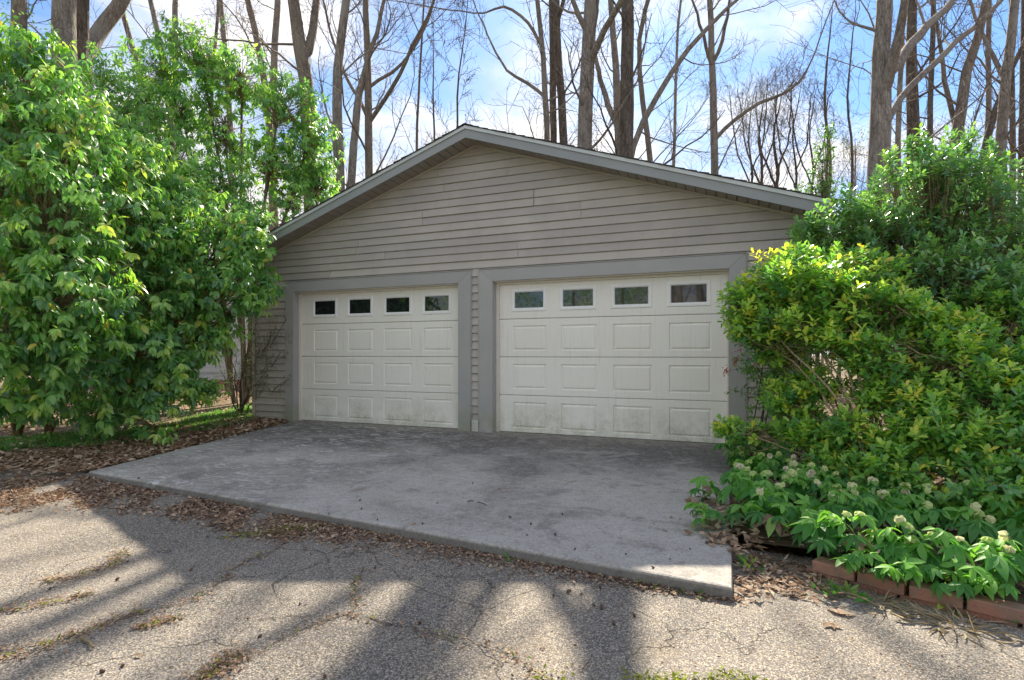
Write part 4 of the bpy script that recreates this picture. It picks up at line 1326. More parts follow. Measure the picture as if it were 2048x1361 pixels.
# ------------------------------------------------------------ hollies on the right
HOL = dict(tpl='holly', leaf_w=0.52, splay=66, droop=0.05, barkm=M['bark_twig'])
shrub('holly_bush', 'big dark glossy holly with upright shoots hiding the garage corner', 'holly', [G(1900, 930, 0), G(1960, 940, 0)],
      [(1690, 470, 5.5, 80, 75, 0.5), (1760, 430, 5.4, 90, 85, 0.6), (1850, 390, 5.4, 90, 90, 0.6), (1950, 420, 5.3, 90, 100, 0.6), (2030, 480, 5.2, 70, 90, 0.6), (1835, 305, 5.4, 16, 50, 0.14), (1925, 300, 5.4, 26, 66, 0.2),
       (1990, 330, 5.4, 22, 52, 0.18), (1780, 340, 5.4, 26, 40, 0.2), (1880, 330, 5.4, 34, 50, 0.25), (1620, 450, 5.6, 34, 24, 0.25), (1650, 520, 5.5, 60, 50, 0.4), (1760, 560, 5.2, 110, 80, 0.6), (1880, 560, 5.0, 120, 90, 0.6), (1990, 600, 4.8, 110, 100, 0.6),
       (2060, 720, 4.7, 90, 120, 0.6), (1960, 720, 4.9, 100, 80, 0.5)],
      760, M['leaf_holly'], leaf_len=0.064, shoot_len=0.17, n_leaf=13, upd=0.9, stem_r=0.03, seed=301, n_single=300, vr=(0, 0.78), gap=0.30, shell=0.4, **HOL)
shrub('golden_holly', 'yellow green holly with open spreading stems over the hellebores', 'holly', [G(1768, 1012, 0), G(1790, 1000, 0), G(1745, 1000, 0)],
      [(1490, 610, 5.0, 46, 60, 0.3), (1650, 770, 4.6, 60, 30, 0.2), (1740, 790, 4.3, 50, 36, 0.15), (1590, 800, 4.7, 60, 26, 0.2), (1700, 850, 4.2, 50, 34, 0.15), (1560, 700, 4.9, 50, 26, 0.2), (1840, 640, 4.5, 60, 40, 0.3), (1560, 560, 4.9, 60, 60, 0.4), (1520, 660, 4.9, 60, 26, 0.3), (1620, 570, 4.8, 70, 60, 0.4), (1600, 640, 4.7, 80, 40, 0.4), (1690, 610, 4.6, 80, 60, 0.4), (1720, 540, 4.9, 90, 50, 0.35), (1600, 520, 5.0, 40, 34, 0.2), (1770, 620, 4.5, 70, 50, 0.4), (1700, 680, 4.5, 90, 22, 0.35), (1800, 700, 4.3, 80, 60, 0.35), (1620, 745, 4.7, 36, 18, 0.15), (1640, 850, 4.5, 50, 40, 0.2), (1700, 930, 4.2, 80, 40, 0.3), (1560, 790, 4.8, 30, 40, 0.15), (1600, 860, 4.6, 50, 30, 0.2), (1500, 860, 4.9, 70, 20, 0.2), (1450, 850, 5.0, 26, 14, 0.1), (1820, 790, 4.2, 60, 50, 0.3), (1900, 660, 4.4, 70, 50, 0.3), (1890, 740, 4.2, 90, 80, 0.4), (1880, 860, 4.0, 100, 80, 0.4), (1800, 900, 4.0, 60, 60, 0.25), (1840, 850, 4.0, 60, 50, 0.25), (1780, 930, 3.9, 60, 40, 0.25), (1670, 900, 4.3, 50, 32, 0.2), (1740, 720, 4.4, 60, 30, 0.2)],
      1700, M['leaf_gold'], leaf_len=0.064, shoot_len=0.14, n_leaf=12, upd=0.6, stem_r=0.014, seed=302, n_single=300, gap=0.33, twig0=0.78, vr=(0.02, 0.98), shell=0.35, **HOL)
shrub('green_holly', 'fresh green low holly spreading behind the hellebores to the picture edge', 'holly', [G(1930, 1040, 0), G(1990, 1050, 0)],
      [(2020, 740, 4.1, 70, 60, 0.3), (2030, 640, 4.4, 60, 60, 0.3), (1960, 600, 4.6, 44, 40, 0.25), (1980, 820, 4.0, 90, 90, 0.4), (2020, 940, 3.7, 80, 90, 0.4), (1920, 960, 3.7, 100, 60, 0.4), (1800, 1000, 3.8, 80, 36, 0.25), (1960, 1030, 3.5, 90, 36, 0.3), (2040, 1040, 3.4, 50, 40, 0.3)],
      1700, M['leaf_green'], leaf_len=0.064, shoot_len=0.14, n_leaf=12, upd=0.6, stem_r=0.014, seed=303, n_single=300, gap=0.36, twig0=0.85, shell=0.35, **HOL)

# nandina with red berries against the wall
rg = np.random.default_rng(9)
nb = G(1540, 868, 0.0)
nb[1] = -0.35
nb[0] = 0.35
nan_ = empty('nandina', nb, 'dark feathery berry shrub against the wall between door trim and holly', 'shrub')
A, tipsN = [], []
for k in range(11):
    e_ = P(rg.uniform(1485, 1690), rg.uniform(625, 740), 5.75)
    e_[1] = min(e_[1], -0.15)
    s0 = nb + np.array([rg.uniform(-0.22, 0.3), rg.uniform(-0.1, 0.1), 0])
    A.append(resample([(*s0, 0.008), (*(s0 * 0.6 + e_ * 0.4 + np.array([0, 0, 0.15])), 0.006), (*e_, 0.003)], 10, rg, 0.01))
A = np.stack(A)
p1 = kids(A[:, :, :3] - nb, A[:, :, 3], 8, rg, 0.35, 1, (35, 80), 0.32, 5, 0.6, 0.12, -0.05, 0.0015)
p2 = kids(p1[0], p1[1], 5, rg, 0.2, 1, (30, 70), 0.12, 3, 0.6, 0.1, -0.05, 0.0012)
V, f = join([tubes(A[:, :, :3] - nb, A[:, :, 3], 5), tubes(p1[0], p1[1], 3), tubes(p2[0], p2[1], 3)])
link('stems', mkmesh('stems', V, f, True, mat=M['bark_dark']), nan_)
pts = (p2[0][:, 1:, :].reshape(-1, 3))
pts = np.repeat(pts, 3, 0) + rg.normal(0, 0.012, (len(pts) * 3, 3))
pts = pts[pts[:, 1] + nb[1] < -0.05]
scatter_leaves('foliage', pts, rg, 0.06, 0.02, M['leaf_dark'], nan_, (0.3, 1.0), kind='stuff')
ico_v, ico_f = [], []
import bmesh
bm = bmesh.new()
bmesh.ops.create_icosphere(bm, subdivisions=1, radius=1)
ico_v = np.array([v.co[:] for v in bm.verts])
ico_f = np.array([[v.index for v in f_.verts] for f_ in bm.faces])
bm.free()
for bpx, bpy_, n_ in ((1453, 742, 34), (1470, 722, 26), (1480, 700, 14), (1516, 730, 16)):
    c_ = P(bpx, bpy_, 5.7)
    parts = []
    for j in range(n_):
        parts.append((ico_v * 0.0062 + rg.normal(0, 1, 3) * np.array([0.018, 0.014, 0.028]) + c_ - nb, ico_f))
    V, f = join(parts)
    link('berry_cluster', mkmesh('berry_cluster', V, f, True, mat=M['berry']), nan_)
    e0 = np.array([A[0][6][:3] - nb, (A[0][6][:3] + c_) / 2 - nb + (0, 0, 0.06), c_ - nb])
    V, q = tubes(e0[None], np.array([[0.003, 0.002, 0.0015]]), 4)
    link('berry_stalk', mkmesh('berry_stalk', V, q, True, mat=M['bark_dark']), nan_)

# ------------------------------------------------------------ hellebores
def palmate(nl, spread, ln, wd, var, seed):
    rg = np.random.default_rng(seed)
    th = np.linspace(-spread, spread, nl) + rg.normal(0, 0.06, nl)
    ax = np.stack([np.sin(th), np.cos(th), -0.12 - 0.22 * np.abs(th) * 0 + rg.normal(0, 0.08, nl) - 0.25], 1)
    nr = np.stack([rg.normal(0, 0.15, nl), rg.normal(0, 0.15, nl), np.ones(nl)], 1)
    L = ln * (1 - 0.12 * np.abs(th)) * rg.uniform(0.9, 1.1, nl)
    return leaf_mesh('leaf', np.zeros((nl, 3)), leaf_frames(ax, nr), L, L * wd, np.clip(var + rg.normal(0, 0.06, nl), 0, 1), 'laurel', M['leaf_helle'])


HL = [palmate(7, 1.9, 0.15, 0.36, 0.25, 1), palmate(5, 1.5, 0.16, 0.42, 0.45, 2), palmate(7, 2.1, 0.13, 0.34, 0.6, 3), palmate(6, 1.8, 0.15, 0.38, 0.35, 4), palmate(8, 2.4, 0.11, 0.26, 0.1, 5), palmate(5, 1.6, 0.13, 0.36, 0.97, 6)]
HB = [palmate(5, 2.2, 0.07, 0.40, 0.8, 11), palmate(4, 2.0, 0.06, 0.42, 0.7, 12)]


def flower(var, seed):
    rg = np.random.default_rng(seed)
    nl = 5
    th = np.arange(nl) * 2 * math.pi / nl + rg.normal(0, 0.1, nl)
    ax = np.stack([np.cos(th), np.sin(th), np.full(nl, -0.75)], 1)
    nr = np.stack([np.cos(th) * 0.8, np.sin(th) * 0.8, np.ones(nl)], 1)
    L = np.full(nl, 0.030)
    a = leaf_mesh('flower', np.zeros((nl, 3)), leaf_frames(ax, nr), L, L * 1.05, np.full(nl, var) + rg.normal(0, 0.05, nl), 'laurel', M['petal'])
    return a


FL = [flower(v_, 20 + i) for i, v_ in enumerate((0.1, 0.35, 0.55, 0.75, 0.95))]
petm = {}
pet = tubes(np.array([[(0, 0, 0), (0, 0.25, 0.62), (0, 1, 1)]]), np.array([[0.022, 0.018, 0.012]]), 4)
PETI = mkmesh('petiole', pet[0], pet[1], True, mat=M['leaf_grass'])


def hellebore(x, y, z, sc, nleaf, nflow, seed, label, old=False):
    rg = np.random.default_rng(seed)
    root = empty('hellebore', (x, y, z), label, 'hellebore', 'hellebores in the bed beside the slab')
    for i in range(nleaf):
        az_ = i * 2.4 + rg.random()
        out = sc * rg.uniform(0.05, 0.17)
        h_ = sc * rg.uniform(0.10, 0.24)
        o = bpy.data.objects.new('leaf', HL[rg.integers(0, 6 if (old and rg.random() < 0.4) else 5)])
        o.parent = root
        o.location = (math.cos(az_) * out, math.sin(az_) * out, h_)
        o.rotation_euler = (rg.normal(-0.25, 0.18), rg.normal(0, 0.15), az_ - math.pi / 2)
        o.scale = (sc * rg.uniform(0.8, 1.15),) * 3
        C.objects.link(o)
        st_ = bpy.data.objects.new('petiole', PETI)
        st_.parent = root
        st_.rotation_euler = (0, 0, az_ - math.pi / 2)
        st_.scale = (0.12, out, h_)
        C.objects.link(st_)
    for i in range(5):
        az_ = rg.random() * 6.28
        out = sc * rg.uniform(0.02, 0.17)
        o = bpy.data.objects.new('leaf', HB[i % 2])
        o.parent = root
        o.location = (math.cos(az_) * out, math.sin(az_) * out, sc * rg.uniform(0.18, 0.30))
        o.rotation_euler = (rg.normal(0, 0.3), rg.normal(0, 0.3), rg.random() * 6)
        o.scale = (rg.uniform(1.0, 1.5),) * 3
        C.objects.link(o)
    for i in range(nflow):
        az_ = rg.random() * 6.28
        out = sc * rg.uniform(0.02, 0.16)
        h_ = sc * rg.uniform(0.22, 0.34)
        o = bpy.data.objects.new('flower', FL[rg.integers(0, 5)])
        o.parent = root
        o.location = (math.cos(az_) * out, math.sin(az_) * out, h_)
        o.rotation_euler = (rg.normal(0, 0.5), rg.normal(-0.2, 0.5), az_)
        o.scale = (rg.uniform(1.1, 1.6),) * 3
        C.objects.link(o)
        o = bpy.data.objects.new('leaf', HB[i % 2])
        o.parent = root
        o.location = (math.cos(az_) * out * 0.9, math.sin(az_) * out * 0.9, h_ - 0.02)
        o.rotation_euler = (rg.normal(0, 0.25), rg.normal(0, 0.25), rg.random() * 6)
        o.scale = (rg.uniform(0.8, 1.2),) * 3
        C.objects.link(o)
        if i % 2 == 0:
            st_ = bpy.data.objects.new('petiole', PETI)
            st_.parent = root
            st_.rotation_euler = (0, 0, az_ - math.pi / 2)
            st_.scale = (0.12, max(out, 0.02), h_)
            C.objects.link(st_)


front_spots = [(1395, 1010, 0.75, 6, 0, 'narrow leaved hellebore spilling onto the slab edge, farthest one up the slab'), (1400, 1060, 0.7, 5, 0, 'small hellebore lying low on the slab edge among dead leaves'), (1480, 1060, 1.0, 7, 1, 'large glossy leaved hellebore nearest the slab corner'),
               (1540, 1085, 1.1, 8, 0, 'broad leaved hellebore overhanging the dark old leaf'), (1600, 1110, 1.05, 7, 0, 'hellebore with light edged leaves drooping before the bricks'), (1655, 1130, 1.05, 7, 1, 'hellebore whose leaves cover the first brick'),
               (1720, 1140, 0.95, 6, 3, 'hellebore flowering behind the second brick'), (1790, 1155, 0.95, 7, 4, 'hellebore with purple tinged old leaves over the brick gap'), (1860, 1170, 1.0, 7, 4, 'heavily flowering hellebore above the middle bricks'),
               (1930, 1180, 1.0, 7, 3, 'hellebore with long dark leaves behind the pale bricks'), (1985, 1185, 0.9, 7, 2, 'hellebore beside the yellow green sprig at the last bricks'), (2040, 1195, 0.95, 7, 3, 'hellebore at the picture edge above the last brick'),
               (1705, 1158, 0.55, 5, 0, 'young low hellebore leaning over the joint of the first bricks'), (1775, 1180, 0.5, 4, 0, 'small hellebore seedling pressed against the bricks'), (1885, 1196, 0.6, 5, 0, 'short bright hellebore hanging down the front of the bricks'), (1965, 1212, 0.5, 4, 0, 'tiny hellebore rooted at the foot of the bricks')]
for i_, (px, py, sc, nl, nf_, lb_) in enumerate(front_spots):
    b_ = G(px, py, 0.0)
    sc *= 0.88
    nf_ = (nf_ + 1) // 2
    hellebore(b_[0] + (0.05 if i_ > 1 else 0.03), b_[1] + (0.045 if i_ > 3 else 0.04), 0.0, sc, nl, nf_, 500 + i_, lb_, old=True)
k_ = 0
for row, (y, xs_) in enumerate(((-3.15, (0.28, 0.58, 0.90, 1.22, 1.55)), (-2.85, (0.14, 0.42, 0.72, 1.02, 1.35)), (-2.5, (0.12, 0.34, 0.62, 0.9, 1.2)), (-2.12, (0.14, 0.42, 0.7, 1.0)), (-1.7, (0.1, 0.34, 0.62, 0.92)), (-1.25, (0.12, 0.42, 0.75)), (-0.8, (0.12, 0.45)), (-0.45, (0.2,)))):
    for x in xs_:
        k_ += 1
        hellebore(x + random.uniform(-.06, .06), y + random.uniform(-.08, .08), 0.0, random.uniform(0.8, 1.0), 8, 4 if y < -1.5 else 3, 600 + k_,
                  'hellebore with pale nodding flowers in the crowded middle of the bed')

# small seedlings, weeds and dry grass
def blades(name, n_, spread, hgt, wd, mat, seed, loc, label, cat, group=None, kind=None, curve=0.6):
    rg = np.random.default_rng(seed)
    root = empty(name, loc, label, cat, group)
    pp = np.column_stack([rg.normal(0, spread * 0.35, (n_, 2)), np.zeros(n_)])
    ax = np.column_stack([pp[:, :2] / spread * 1.6 + rg.normal(0, 0.4, (n_, 2)), np.full(n_, curve)])
    nr = rg.normal(size=(n_, 3))
    L = hgt * rg.uniform(0.5, 1.2, n_)
    me = leaf_mesh('blades', pp, leaf_frames(ax, nr), L, wd * rg.uniform(0.7, 1.3, n_), rg.random(n_), 'laurel', mat)
    link('blades', me, root)


for i_, (px, py, z, h_, n_, mt_, lb_) in enumerate(((1028, 590 / 1163 * 511 + 857, -.06, 0.05, 14, 'leaf_grass', 'little green weed under the middle of the slab edge'),
                                                   (1300, 1165, -.06, 0.06, 10, 'leaf_grass', 'pale green weed below the sunlit end of the slab'),
                                                   (1385, 1183, -.06, 0.05, 12, 'leaf_grass', 'grassy weed close to the slab corner'),
                                                   (605, 1030, -.06, 0.03, 8, 'leaf_grass', 'tiny weed where the leaf litter thins along the slab edge'),
                                                   (1500, 1130, -.05, 0.05, 24, 'leaf_gold', 'bright low weed in the angle of the slab corner'),
                                                   (1700, 1190, -.05, 0.06, 26, 'leaf_grass', 'leafy weed in front of the second brick'),
                                                   (1645, 1180, -.06, 0.05, 16, 'leaf_grass', 'small weed in front of the first brick'),
                                                   (1880, 1195, -.06, 0.14, 34, 'leaf_gold', 'light green sprouting plant in front of the brick edging'),
                                                   (1960, 1225, -.06, 0.08, 12, 'leaf_grass', 'grey green seedling standing before the pale bricks'),
                                                   (1760, 1205, -.06, 0.12, 60, 'straw', 'dry straw tuft lying in front of the bricks'),
                                                   (1920, 1250, -.06, 0.12, 70, 'straw', 'tangle of dry grass on the asphalt before the last bricks'),
                                                   (2030, 1235, -.06, 0.09, 30, 'straw', 'wisp of straw by the brick at the picture edge'))):
    blades('weed' if mt_ != 'straw' else 'straw_tuft', n_, 0.10 if mt_ != 'straw' else 0.16, h_, h_ * (0.28 if mt_ != 'straw' else 0.035), M[mt_], 700 + i_, tuple(G(px, py, z)), lb_, 'weed' if mt_ != 'straw' else 'dry grass', curve=0.7 if mt_ != 'straw' else 0.15)

# ------------------------------------------------------------ brick edging
edge = empty('brick_edging', (0.3, -3.62, -0.06), 'low red brick edging two courses high in front of the bed', 'edging')
path = np.array([(0.30, -3.66), (0.52, -3.80), (0.74, -3.90), (0.97, -3.99), (1.2, -4.06), (1.45, -4.16), (1.75, -4.3), (2.2, -4.5)])
segl = np.concatenate([[0], np.cumsum(np.linalg.norm(np.diff(path, axis=0), axis=1))])


def on_path(s_):
    return np.array([np.interp(s_, segl, path[:, 0]), np.interp(s_, segl, path[:, 1])])


def brick_mesh(L, W_, H, grooves):
    bm = bmesh.new()
    if not grooves:
        bmesh.ops.create_cube(bm, size=1)
        for v in bm.verts:
            v.co = Vector((v.co.x * L, v.co.y * W_, v.co.z * H))
        bmesh.ops.bevel(bm, geom=bm.edges[:], offset=0.004, segments=1, affect='EDGES')
    else:
        k = 18
        prof_ = []
        for j in range(k + 1):
            x = -L / 2 + L * j / k
            prof_.append((x, -W_ / 2 + (0.004 if j % 2 else 0.0)))
        prof_ += [(L / 2, W_ / 2), (-L / 2, W_ / 2)]
        lo = [bm.verts.new((x, y, -H / 2)) for x, y in prof_]
        hi = [bm.verts.new((x, y, H / 2)) for x, y in prof_]
        m_ = len(prof_)
        for j in range(m_):
            bm.faces.new((lo[j], lo[(j + 1) % m_], hi[(j + 1) % m_], hi[j]))
        bm.faces.new(lo[::-1])
        bm.faces.new(hi)
    me = bpy.data.meshes.new('brick')
    bm.to_mesh(me)
    bm.free()
    me.materials.append(M['brick'])
    return me


BT, BL = brick_mesh(0.195, 0.095, 0.057, False), brick_mesh(0.195, 0.09, 0.062, True)
s0 = 0.10
k = 0
while s0 < segl[-1] - 0.2:
    for lvl, me in ((0, BL), (1, BT)):
        ss = s0 + 0.10 + (0.03 if lvl else 0)
        c_ = on_path(ss)
        d_ = on_path(ss + 0.05) - on_path(ss - 0.05)
        o = bpy.data.objects.new('brick', me)
        o.parent = edge
        o.location = (c_[0] - 0.3, c_[1] + 3.62, (-0.008 if lvl == 0 else 0.051) + random.uniform(-0.002, 0.002))
        o.rotation_euler = (random.gauss(0, 0.02), random.gauss(0, 0.015), math.atan2(d_[1], d_[0]) + random.gauss(0, 0.05))
        C.objects.link(o)
    s0 += 0.205 + random.uniform(0.0, 0.012)
    k += 1


# ------------------------------------------------------------ litter, grass, cracks
def scatter_ground(name, pts, z, ln, wd, mat, seed, label, vr=(0, 1), flat=0.35, tpl='simple', parent=None, top=True, lift=0.008):
    rg = np.random.default_rng(seed)
    n_ = len(pts)
    zz_ = (z if np.ndim(z) else np.full(n_, z)) + rg.random(n_) * lift
    pos = np.column_stack([pts, zz_])
    th = rg.random(n_) * 6.283
    ax = np.column_stack([np.cos(th), np.sin(th), rg.normal(0.1, flat * 0.6, n_)])
    nr = np.column_stack([rg.normal(0, flat, (n_, 2)), np.where(rg.random(n_) < 0.5, 1.0, -1.0)])
    L = ln * rg.uniform(0.45, 1.3, n_)
    me = leaf_mesh(name, pos, leaf_frames(ax, nr), L, wd * rg.uniform(0.5, 1.3, n_), rg.uniform(*vr, n_), tpl, mat)
    o = link(name, me, parent, kind='stuff')
    if top:
        o['label'] = label
        o['category'] = 'litter'
    return o


def patch(poly, n_, rg, edge_soft=0.12, clump=0.0):
    poly = np.array(poly)
    x0, y0 = poly.min(0)
    x1, y1 = poly.max(0)
    out = []
    tot = 0
    while tot < n_:
        q = np.column_stack([rg.uniform(x0, x1, n_ * 2), rg.uniform(y0, y1, n_ * 2)])
        jx = q + rg.normal(0, edge_soft, q.shape)
        r = np.zeros(len(q), bool)
        j = len(poly) - 1
        for i in range(len(poly)):
            xi, yi = poly[i]
            xj, yj = poly[j]
            r ^= ((yi > jx[:, 1]) != (yj > jx[:, 1])) & (jx[:, 0] < (xj - xi) * (jx[:, 1] - yi) / (yj - yi + 1e-12) + xi)
            j = i
        if clump:
            nz = np.sin(q[:, 0] * 5.1 + 1) * np.sin(q[:, 1] * 6.3 + 2) + 0.6 * np.sin(q[:, 0] * 13 + q[:, 1] * 9)
            r &= (nz + rg.normal(0, 0.5, len(q))) > clump - 0.6
        q = q[r]
        out.append(q)
        tot += len(q)
        if len(out) > 20:
            break
    return np.concatenate(out)[:n_]


def Gxy(px, py, z=-0.06):
    return tuple(G(px, py, z)[:2])


def lz(q):
    return -0.035 + 0.07 * np.clip((-6.2 - q[:, 0]) / 2.0, 0, 1)


rg = np.random.default_rng(71)
pl = [Gxy(-40, 960), Gxy(180, 948), Gxy(400, 895), Gxy(590, 845), Gxy(585, 832), Gxy(520, 838), Gxy(300, 880), Gxy(120, 910), Gxy(-40, 925)]
q = patch(pl, 5200, rg, 0.05)
scatter_ground('leaf_litter', q, lz(q), 0.075, 0.04, M['leaf_dead'], 1, 'brown oak leaf litter banked along the left edge of the slab', (0.3, 1), lift=0.03)
pl = [Gxy(-60, 900), Gxy(140, 865), Gxy(300, 845), Gxy(500, 800), Gxy(505, 770), Gxy(200, 780), Gxy(-60, 790)]
q = patch(pl, 9000, rg, 0.1)
scatter_ground('leaf_litter', q, lz(q), 0.09, 0.05, M['leaf_dead'], 2, 'dead leaves carpeting the ground under the broadleaf shrubs', (0.25, 1), lift=0.03)
pl = [Gxy(-60, 1035), Gxy(150, 1010), Gxy(330, 1030), Gxy(560, 1080), Gxy(700, 1085), Gxy(690, 1050), Gxy(420, 995), Gxy(178, 952), Gxy(-60, 965)]
q = patch(pl, 8500, rg, 0.07, 0.3)
scatter_ground('leaf_debris', q, -0.058, 0.038, 0.02, M['leaf_dead'], 3, 'crumbled brown leaf debris below the left half of the slab edge', (0.0, 0.95), lift=0.006)
a_, b_ = np.array(Gxy(560, 1030)), np.array(Gxy(1470, 1195))
t_ = rg.random(4200) ** 1.2
q = a_ + (b_ - a_) * t_[:, None] + np.column_stack([rg.normal(0, 0.05, 4200), -np.abs(rg.normal(0, 1, 4200)) * (0.16 * (1 - t_) + 0.03)])
scatter_ground('leaf_debris', q, -0.058, 0.026, 0.013, M['leaf_dead'], 4, 'fine dark debris along the foot of the slab front edge', (0.0, 0.9), lift=0.006)
pl = [Gxy(1468, 1195), Gxy(1560, 1190), Gxy(1700, 1210), Gxy(1660, 1150), Gxy(1560, 1120), Gxy(1490, 1110), Gxy(1470, 1130)]
q = patch(pl, 420, rg, 0.04)
scatter_ground('leaf_litter', q, -0.052, 0.055, 0.022, M['leaf_dead'], 5, 'dry leaves and chips between slab corner and first brick', (0.1, 1), lift=0.012)
pl = [Gxy(1380, 1000, 0), Gxy(1400, 1080, 0), Gxy(1470, 1115, 0), Gxy(1560, 1100, 0), Gxy(1480, 1000, 0)]
q = patch(pl, 280, rg, 0.03)
scatter_ground('leaf_litter', q, 0.004, 0.07, 0.04, M['leaf_dead'], 6, 'dead leaves caught under the hellebores on the slab edge', (0.2, 1), lift=0.02)
pl = [(0.05, -3.3), (1.6, -3.95), (3, -3), (3.0, 0), (0.1, -0.1)]
q = patch(pl, 5000, rg, 0.05)
scatter_ground('leaf_litter', q, 0.01, 0.07, 0.04, M['leaf_dead'], 7, 'tan leaf mulch on the soil below the hollies', (0.3, 1), lift=0.02)
q = np.column_stack([rg.uniform(-9, 3, 5000), rg.uniform(-7.5, -3.6, 5000)])
q = q[(q[:, 1] < -4.3) | (q[:, 0] < -5.8)]
scatter_ground('asphalt_crumbs', q, -0.058, 0.015, 0.009, M['leaf_dead'], 8, 'scattered tiny crumbs of leaf and bark across the asphalt', (0.0, 0.5), lift=0.003)

# cracks with debris caught in them: paths in photo pixels on the asphalt
cracks = [[(-20, 1312), (60, 1305), (150, 1270), (240, 1240), (270, 1228)], [(270, 1228), (330, 1215), (400, 1200), (480, 1130), (560, 1095)], [(-20, 1225), (60, 1215), (130, 1200), (190, 1185)], [(80, 1165), (150, 1155), (230, 1128), (245, 1105)],
          [(545, 1290), (600, 1262), (640, 1243), (700, 1232), (760, 1240), (830, 1265), (900, 1282), (960, 1290), (1010, 1302), (1060, 1335), (1110, 1362)], [(700, 1232), (712, 1200), (705, 1170), (730, 1140)],
          [(400, 1361), (440, 1335), (475, 1310)], [(280, 1256), (330, 1242), (350, 1238)], [(980, 1160), (985, 1185), (1000, 1200)], [(425, 1168), (465, 1180), (470, 1205), (420, 1222)], [(520, 1240), (600, 1236), (690, 1230)], [(860, 1150), (900, 1158), (990, 1150)]]
wide = [1.6, 1.1, 1.0, 1.8, 1.0, 0.5, 1.8, 0.9, 0.35, 0.25, 0.4, 0.3]
cr_p, cr_m = [], []
parts = []
for path_, wd_ in zip(cracks, wide):
    pts = np.array([G(x, y, -0.06) for x, y in path_])
    pts = resample(pts, 26, rg, 0.012)
    pts[:, 2] = -0.0545
    d_ = unit(np.gradient(pts[:, :2], axis=0))
    nrm = np.column_stack([-d_[:, 1], d_[:, 0]])
    hw = (0.0012 + 0.0035 * rg.random(26)) * (0.5 + 0.35 * wd_)
    L_ = np.column_stack([pts[:, :2] + nrm * hw[:, None], pts[:, 2]])
    R_ = np.column_stack([pts[:, :2] - nrm * hw[:, None], pts[:, 2]])
    V = np.concatenate([L_, R_])
    parts.append((V, np.array([(i, i + 1, 27 + i, 26 + i) for i in range(25)])))
    n_ = int(170 * wd_)
    if wd_ >= 0.5:
        i = rg.integers(0, 25, n_)
        cr_p.append(pts[i, :2] + (pts[i + 1, :2] - pts[i, :2]) * rg.random((n_, 1)) + rg.normal(0, 0.012 + 0.014 * wd_, (n_, 2)))
        i = rg.integers(0, 25, n_ // 2)
        jj = np.sin(i * 0.9 + wd_ * 7) > 0.2
        cr_m.append((pts[i, :2] + rg.normal(0, 0.018, (len(i), 2)))[jj])
V, f = join(parts)
link('asphalt_cracks', mkmesh('asphalt_cracks', V, f, mat=M['dark']), kind='structure')
q = np.concatenate(cr_p)
scatter_ground('crack_debris', q, -0.056, 0.022, 0.011, M['leaf_dead'], 9, 'reddish brown debris lying in the asphalt cracks', (0.1, 0.85), lift=0.006)
q = np.concatenate(cr_m)
o = scatter_ground('crack_moss', q, -0.056, 0.020, 0.008, M['moss'], 10, 'yellow green moss tufts in the asphalt cracks', lift=0.006, flat=0.9)
q = np.concatenate([patch([Gxy(1060, 1365), Gxy(1080, 1340), Gxy(1300, 1350), Gxy(1500, 1352), Gxy(1560, 1375), Gxy(1300, 1380)], 420, rg, 0.02, 0.4), patch([Gxy(430, 1080), Gxy(520, 1075), Gxy(640, 1065), Gxy(640, 1048), Gxy(500, 1060)], 260, rg, 0.03, 0.6)])
scatter_ground('moss', q, -0.056, 0.022, 0.009, M['moss'], 12, 'moss patches at the bottom of the picture and beneath the slab edge', lift=0.006, flat=0.9)

# grass and ground cover left of the slab
pl = [Gxy(-40, 930), Gxy(60, 905), Gxy(180, 905), Gxy(300, 885), Gxy(430, 868), Gxy(540, 838), Gxy(500, 822), Gxy(430, 838), Gxy(320, 865), Gxy(200, 880), Gxy(60, 890), Gxy(-40, 900)]
q = patch(pl, 9500, rg, 0.08, 0.05)
n_ = len(q)
pos = np.column_stack([q, lz(q) - 0.005])
ax = np.column_stack([rg.normal(0, 0.75, (n_, 2)), np.ones(n_)])
L = 0.075 * rg.uniform(0.4, 1.3, n_)
me = leaf_mesh('grass', pos, leaf_frames(ax, rg.normal(size=(n_, 3))), L, 0.010 * rg.uniform(0.7, 1.6, n_), rg.random(n_) * 0.9, 'simple', M['leaf_grass'])
link('grass', me, kind='stuff', label='fresh green grass and clover strip between shrubs and slab', category='grass')
q = patch(pl, 5000, rg, 0.06, 0.1)
scatter_ground('clover', q, lz(q) + 0.015, 0.020, 0.016, M['leaf_grass'], 13, 'low clover leaves in the grass strip by the garage corner', (0, 0.8), flat=0.5, lift=0.035)

q = patch(pl, 350, rg, 0.1)
scatter_ground('leaf_litter', q, lz(q) + 0.02, 0.07, 0.038, M['leaf_dead'], 14, 'dead leaves fallen onto the grass strip', (0.3, 1), lift=0.04)
q = np.column_stack([rg.uniform(1.2, 9, 6000), rg.uniform(0, 12, 6000)])
scatter_ground('leaf_litter', q, 0.0, 0.10, 0.055, M['leaf_dead'], 15, 'leaf carpet beyond the hollies beside the garage', (0.2, 0.9), lift=0.03)

# fallen bits one can count
def bent_stick(name, px0, py0, px1, py1, z, r, label, mat, cat='twig'):
    a, b = G(px0, py0, z), G(px1, py1, z)
    root_ = (a + b) / 2
    m_ = (a + b) / 2 + np.array([rg.normal(0, 0.008), rg.normal(0, 0.008), 0.004])
    A_ = resample([(*(a - root_), r), (*(m_ - root_), r * 0.9), (*(b - root_), r * 0.6)], 8, rg, 0.0015)
    A_[:, 2] += r * 0.8
    V, q_ = tubes(A_[None, :, :3], A_[None, :, 3], 6)
    link(name, mkmesh(name, V, q_, True, mat=mat), None, tuple(root_), label=label, category=cat)


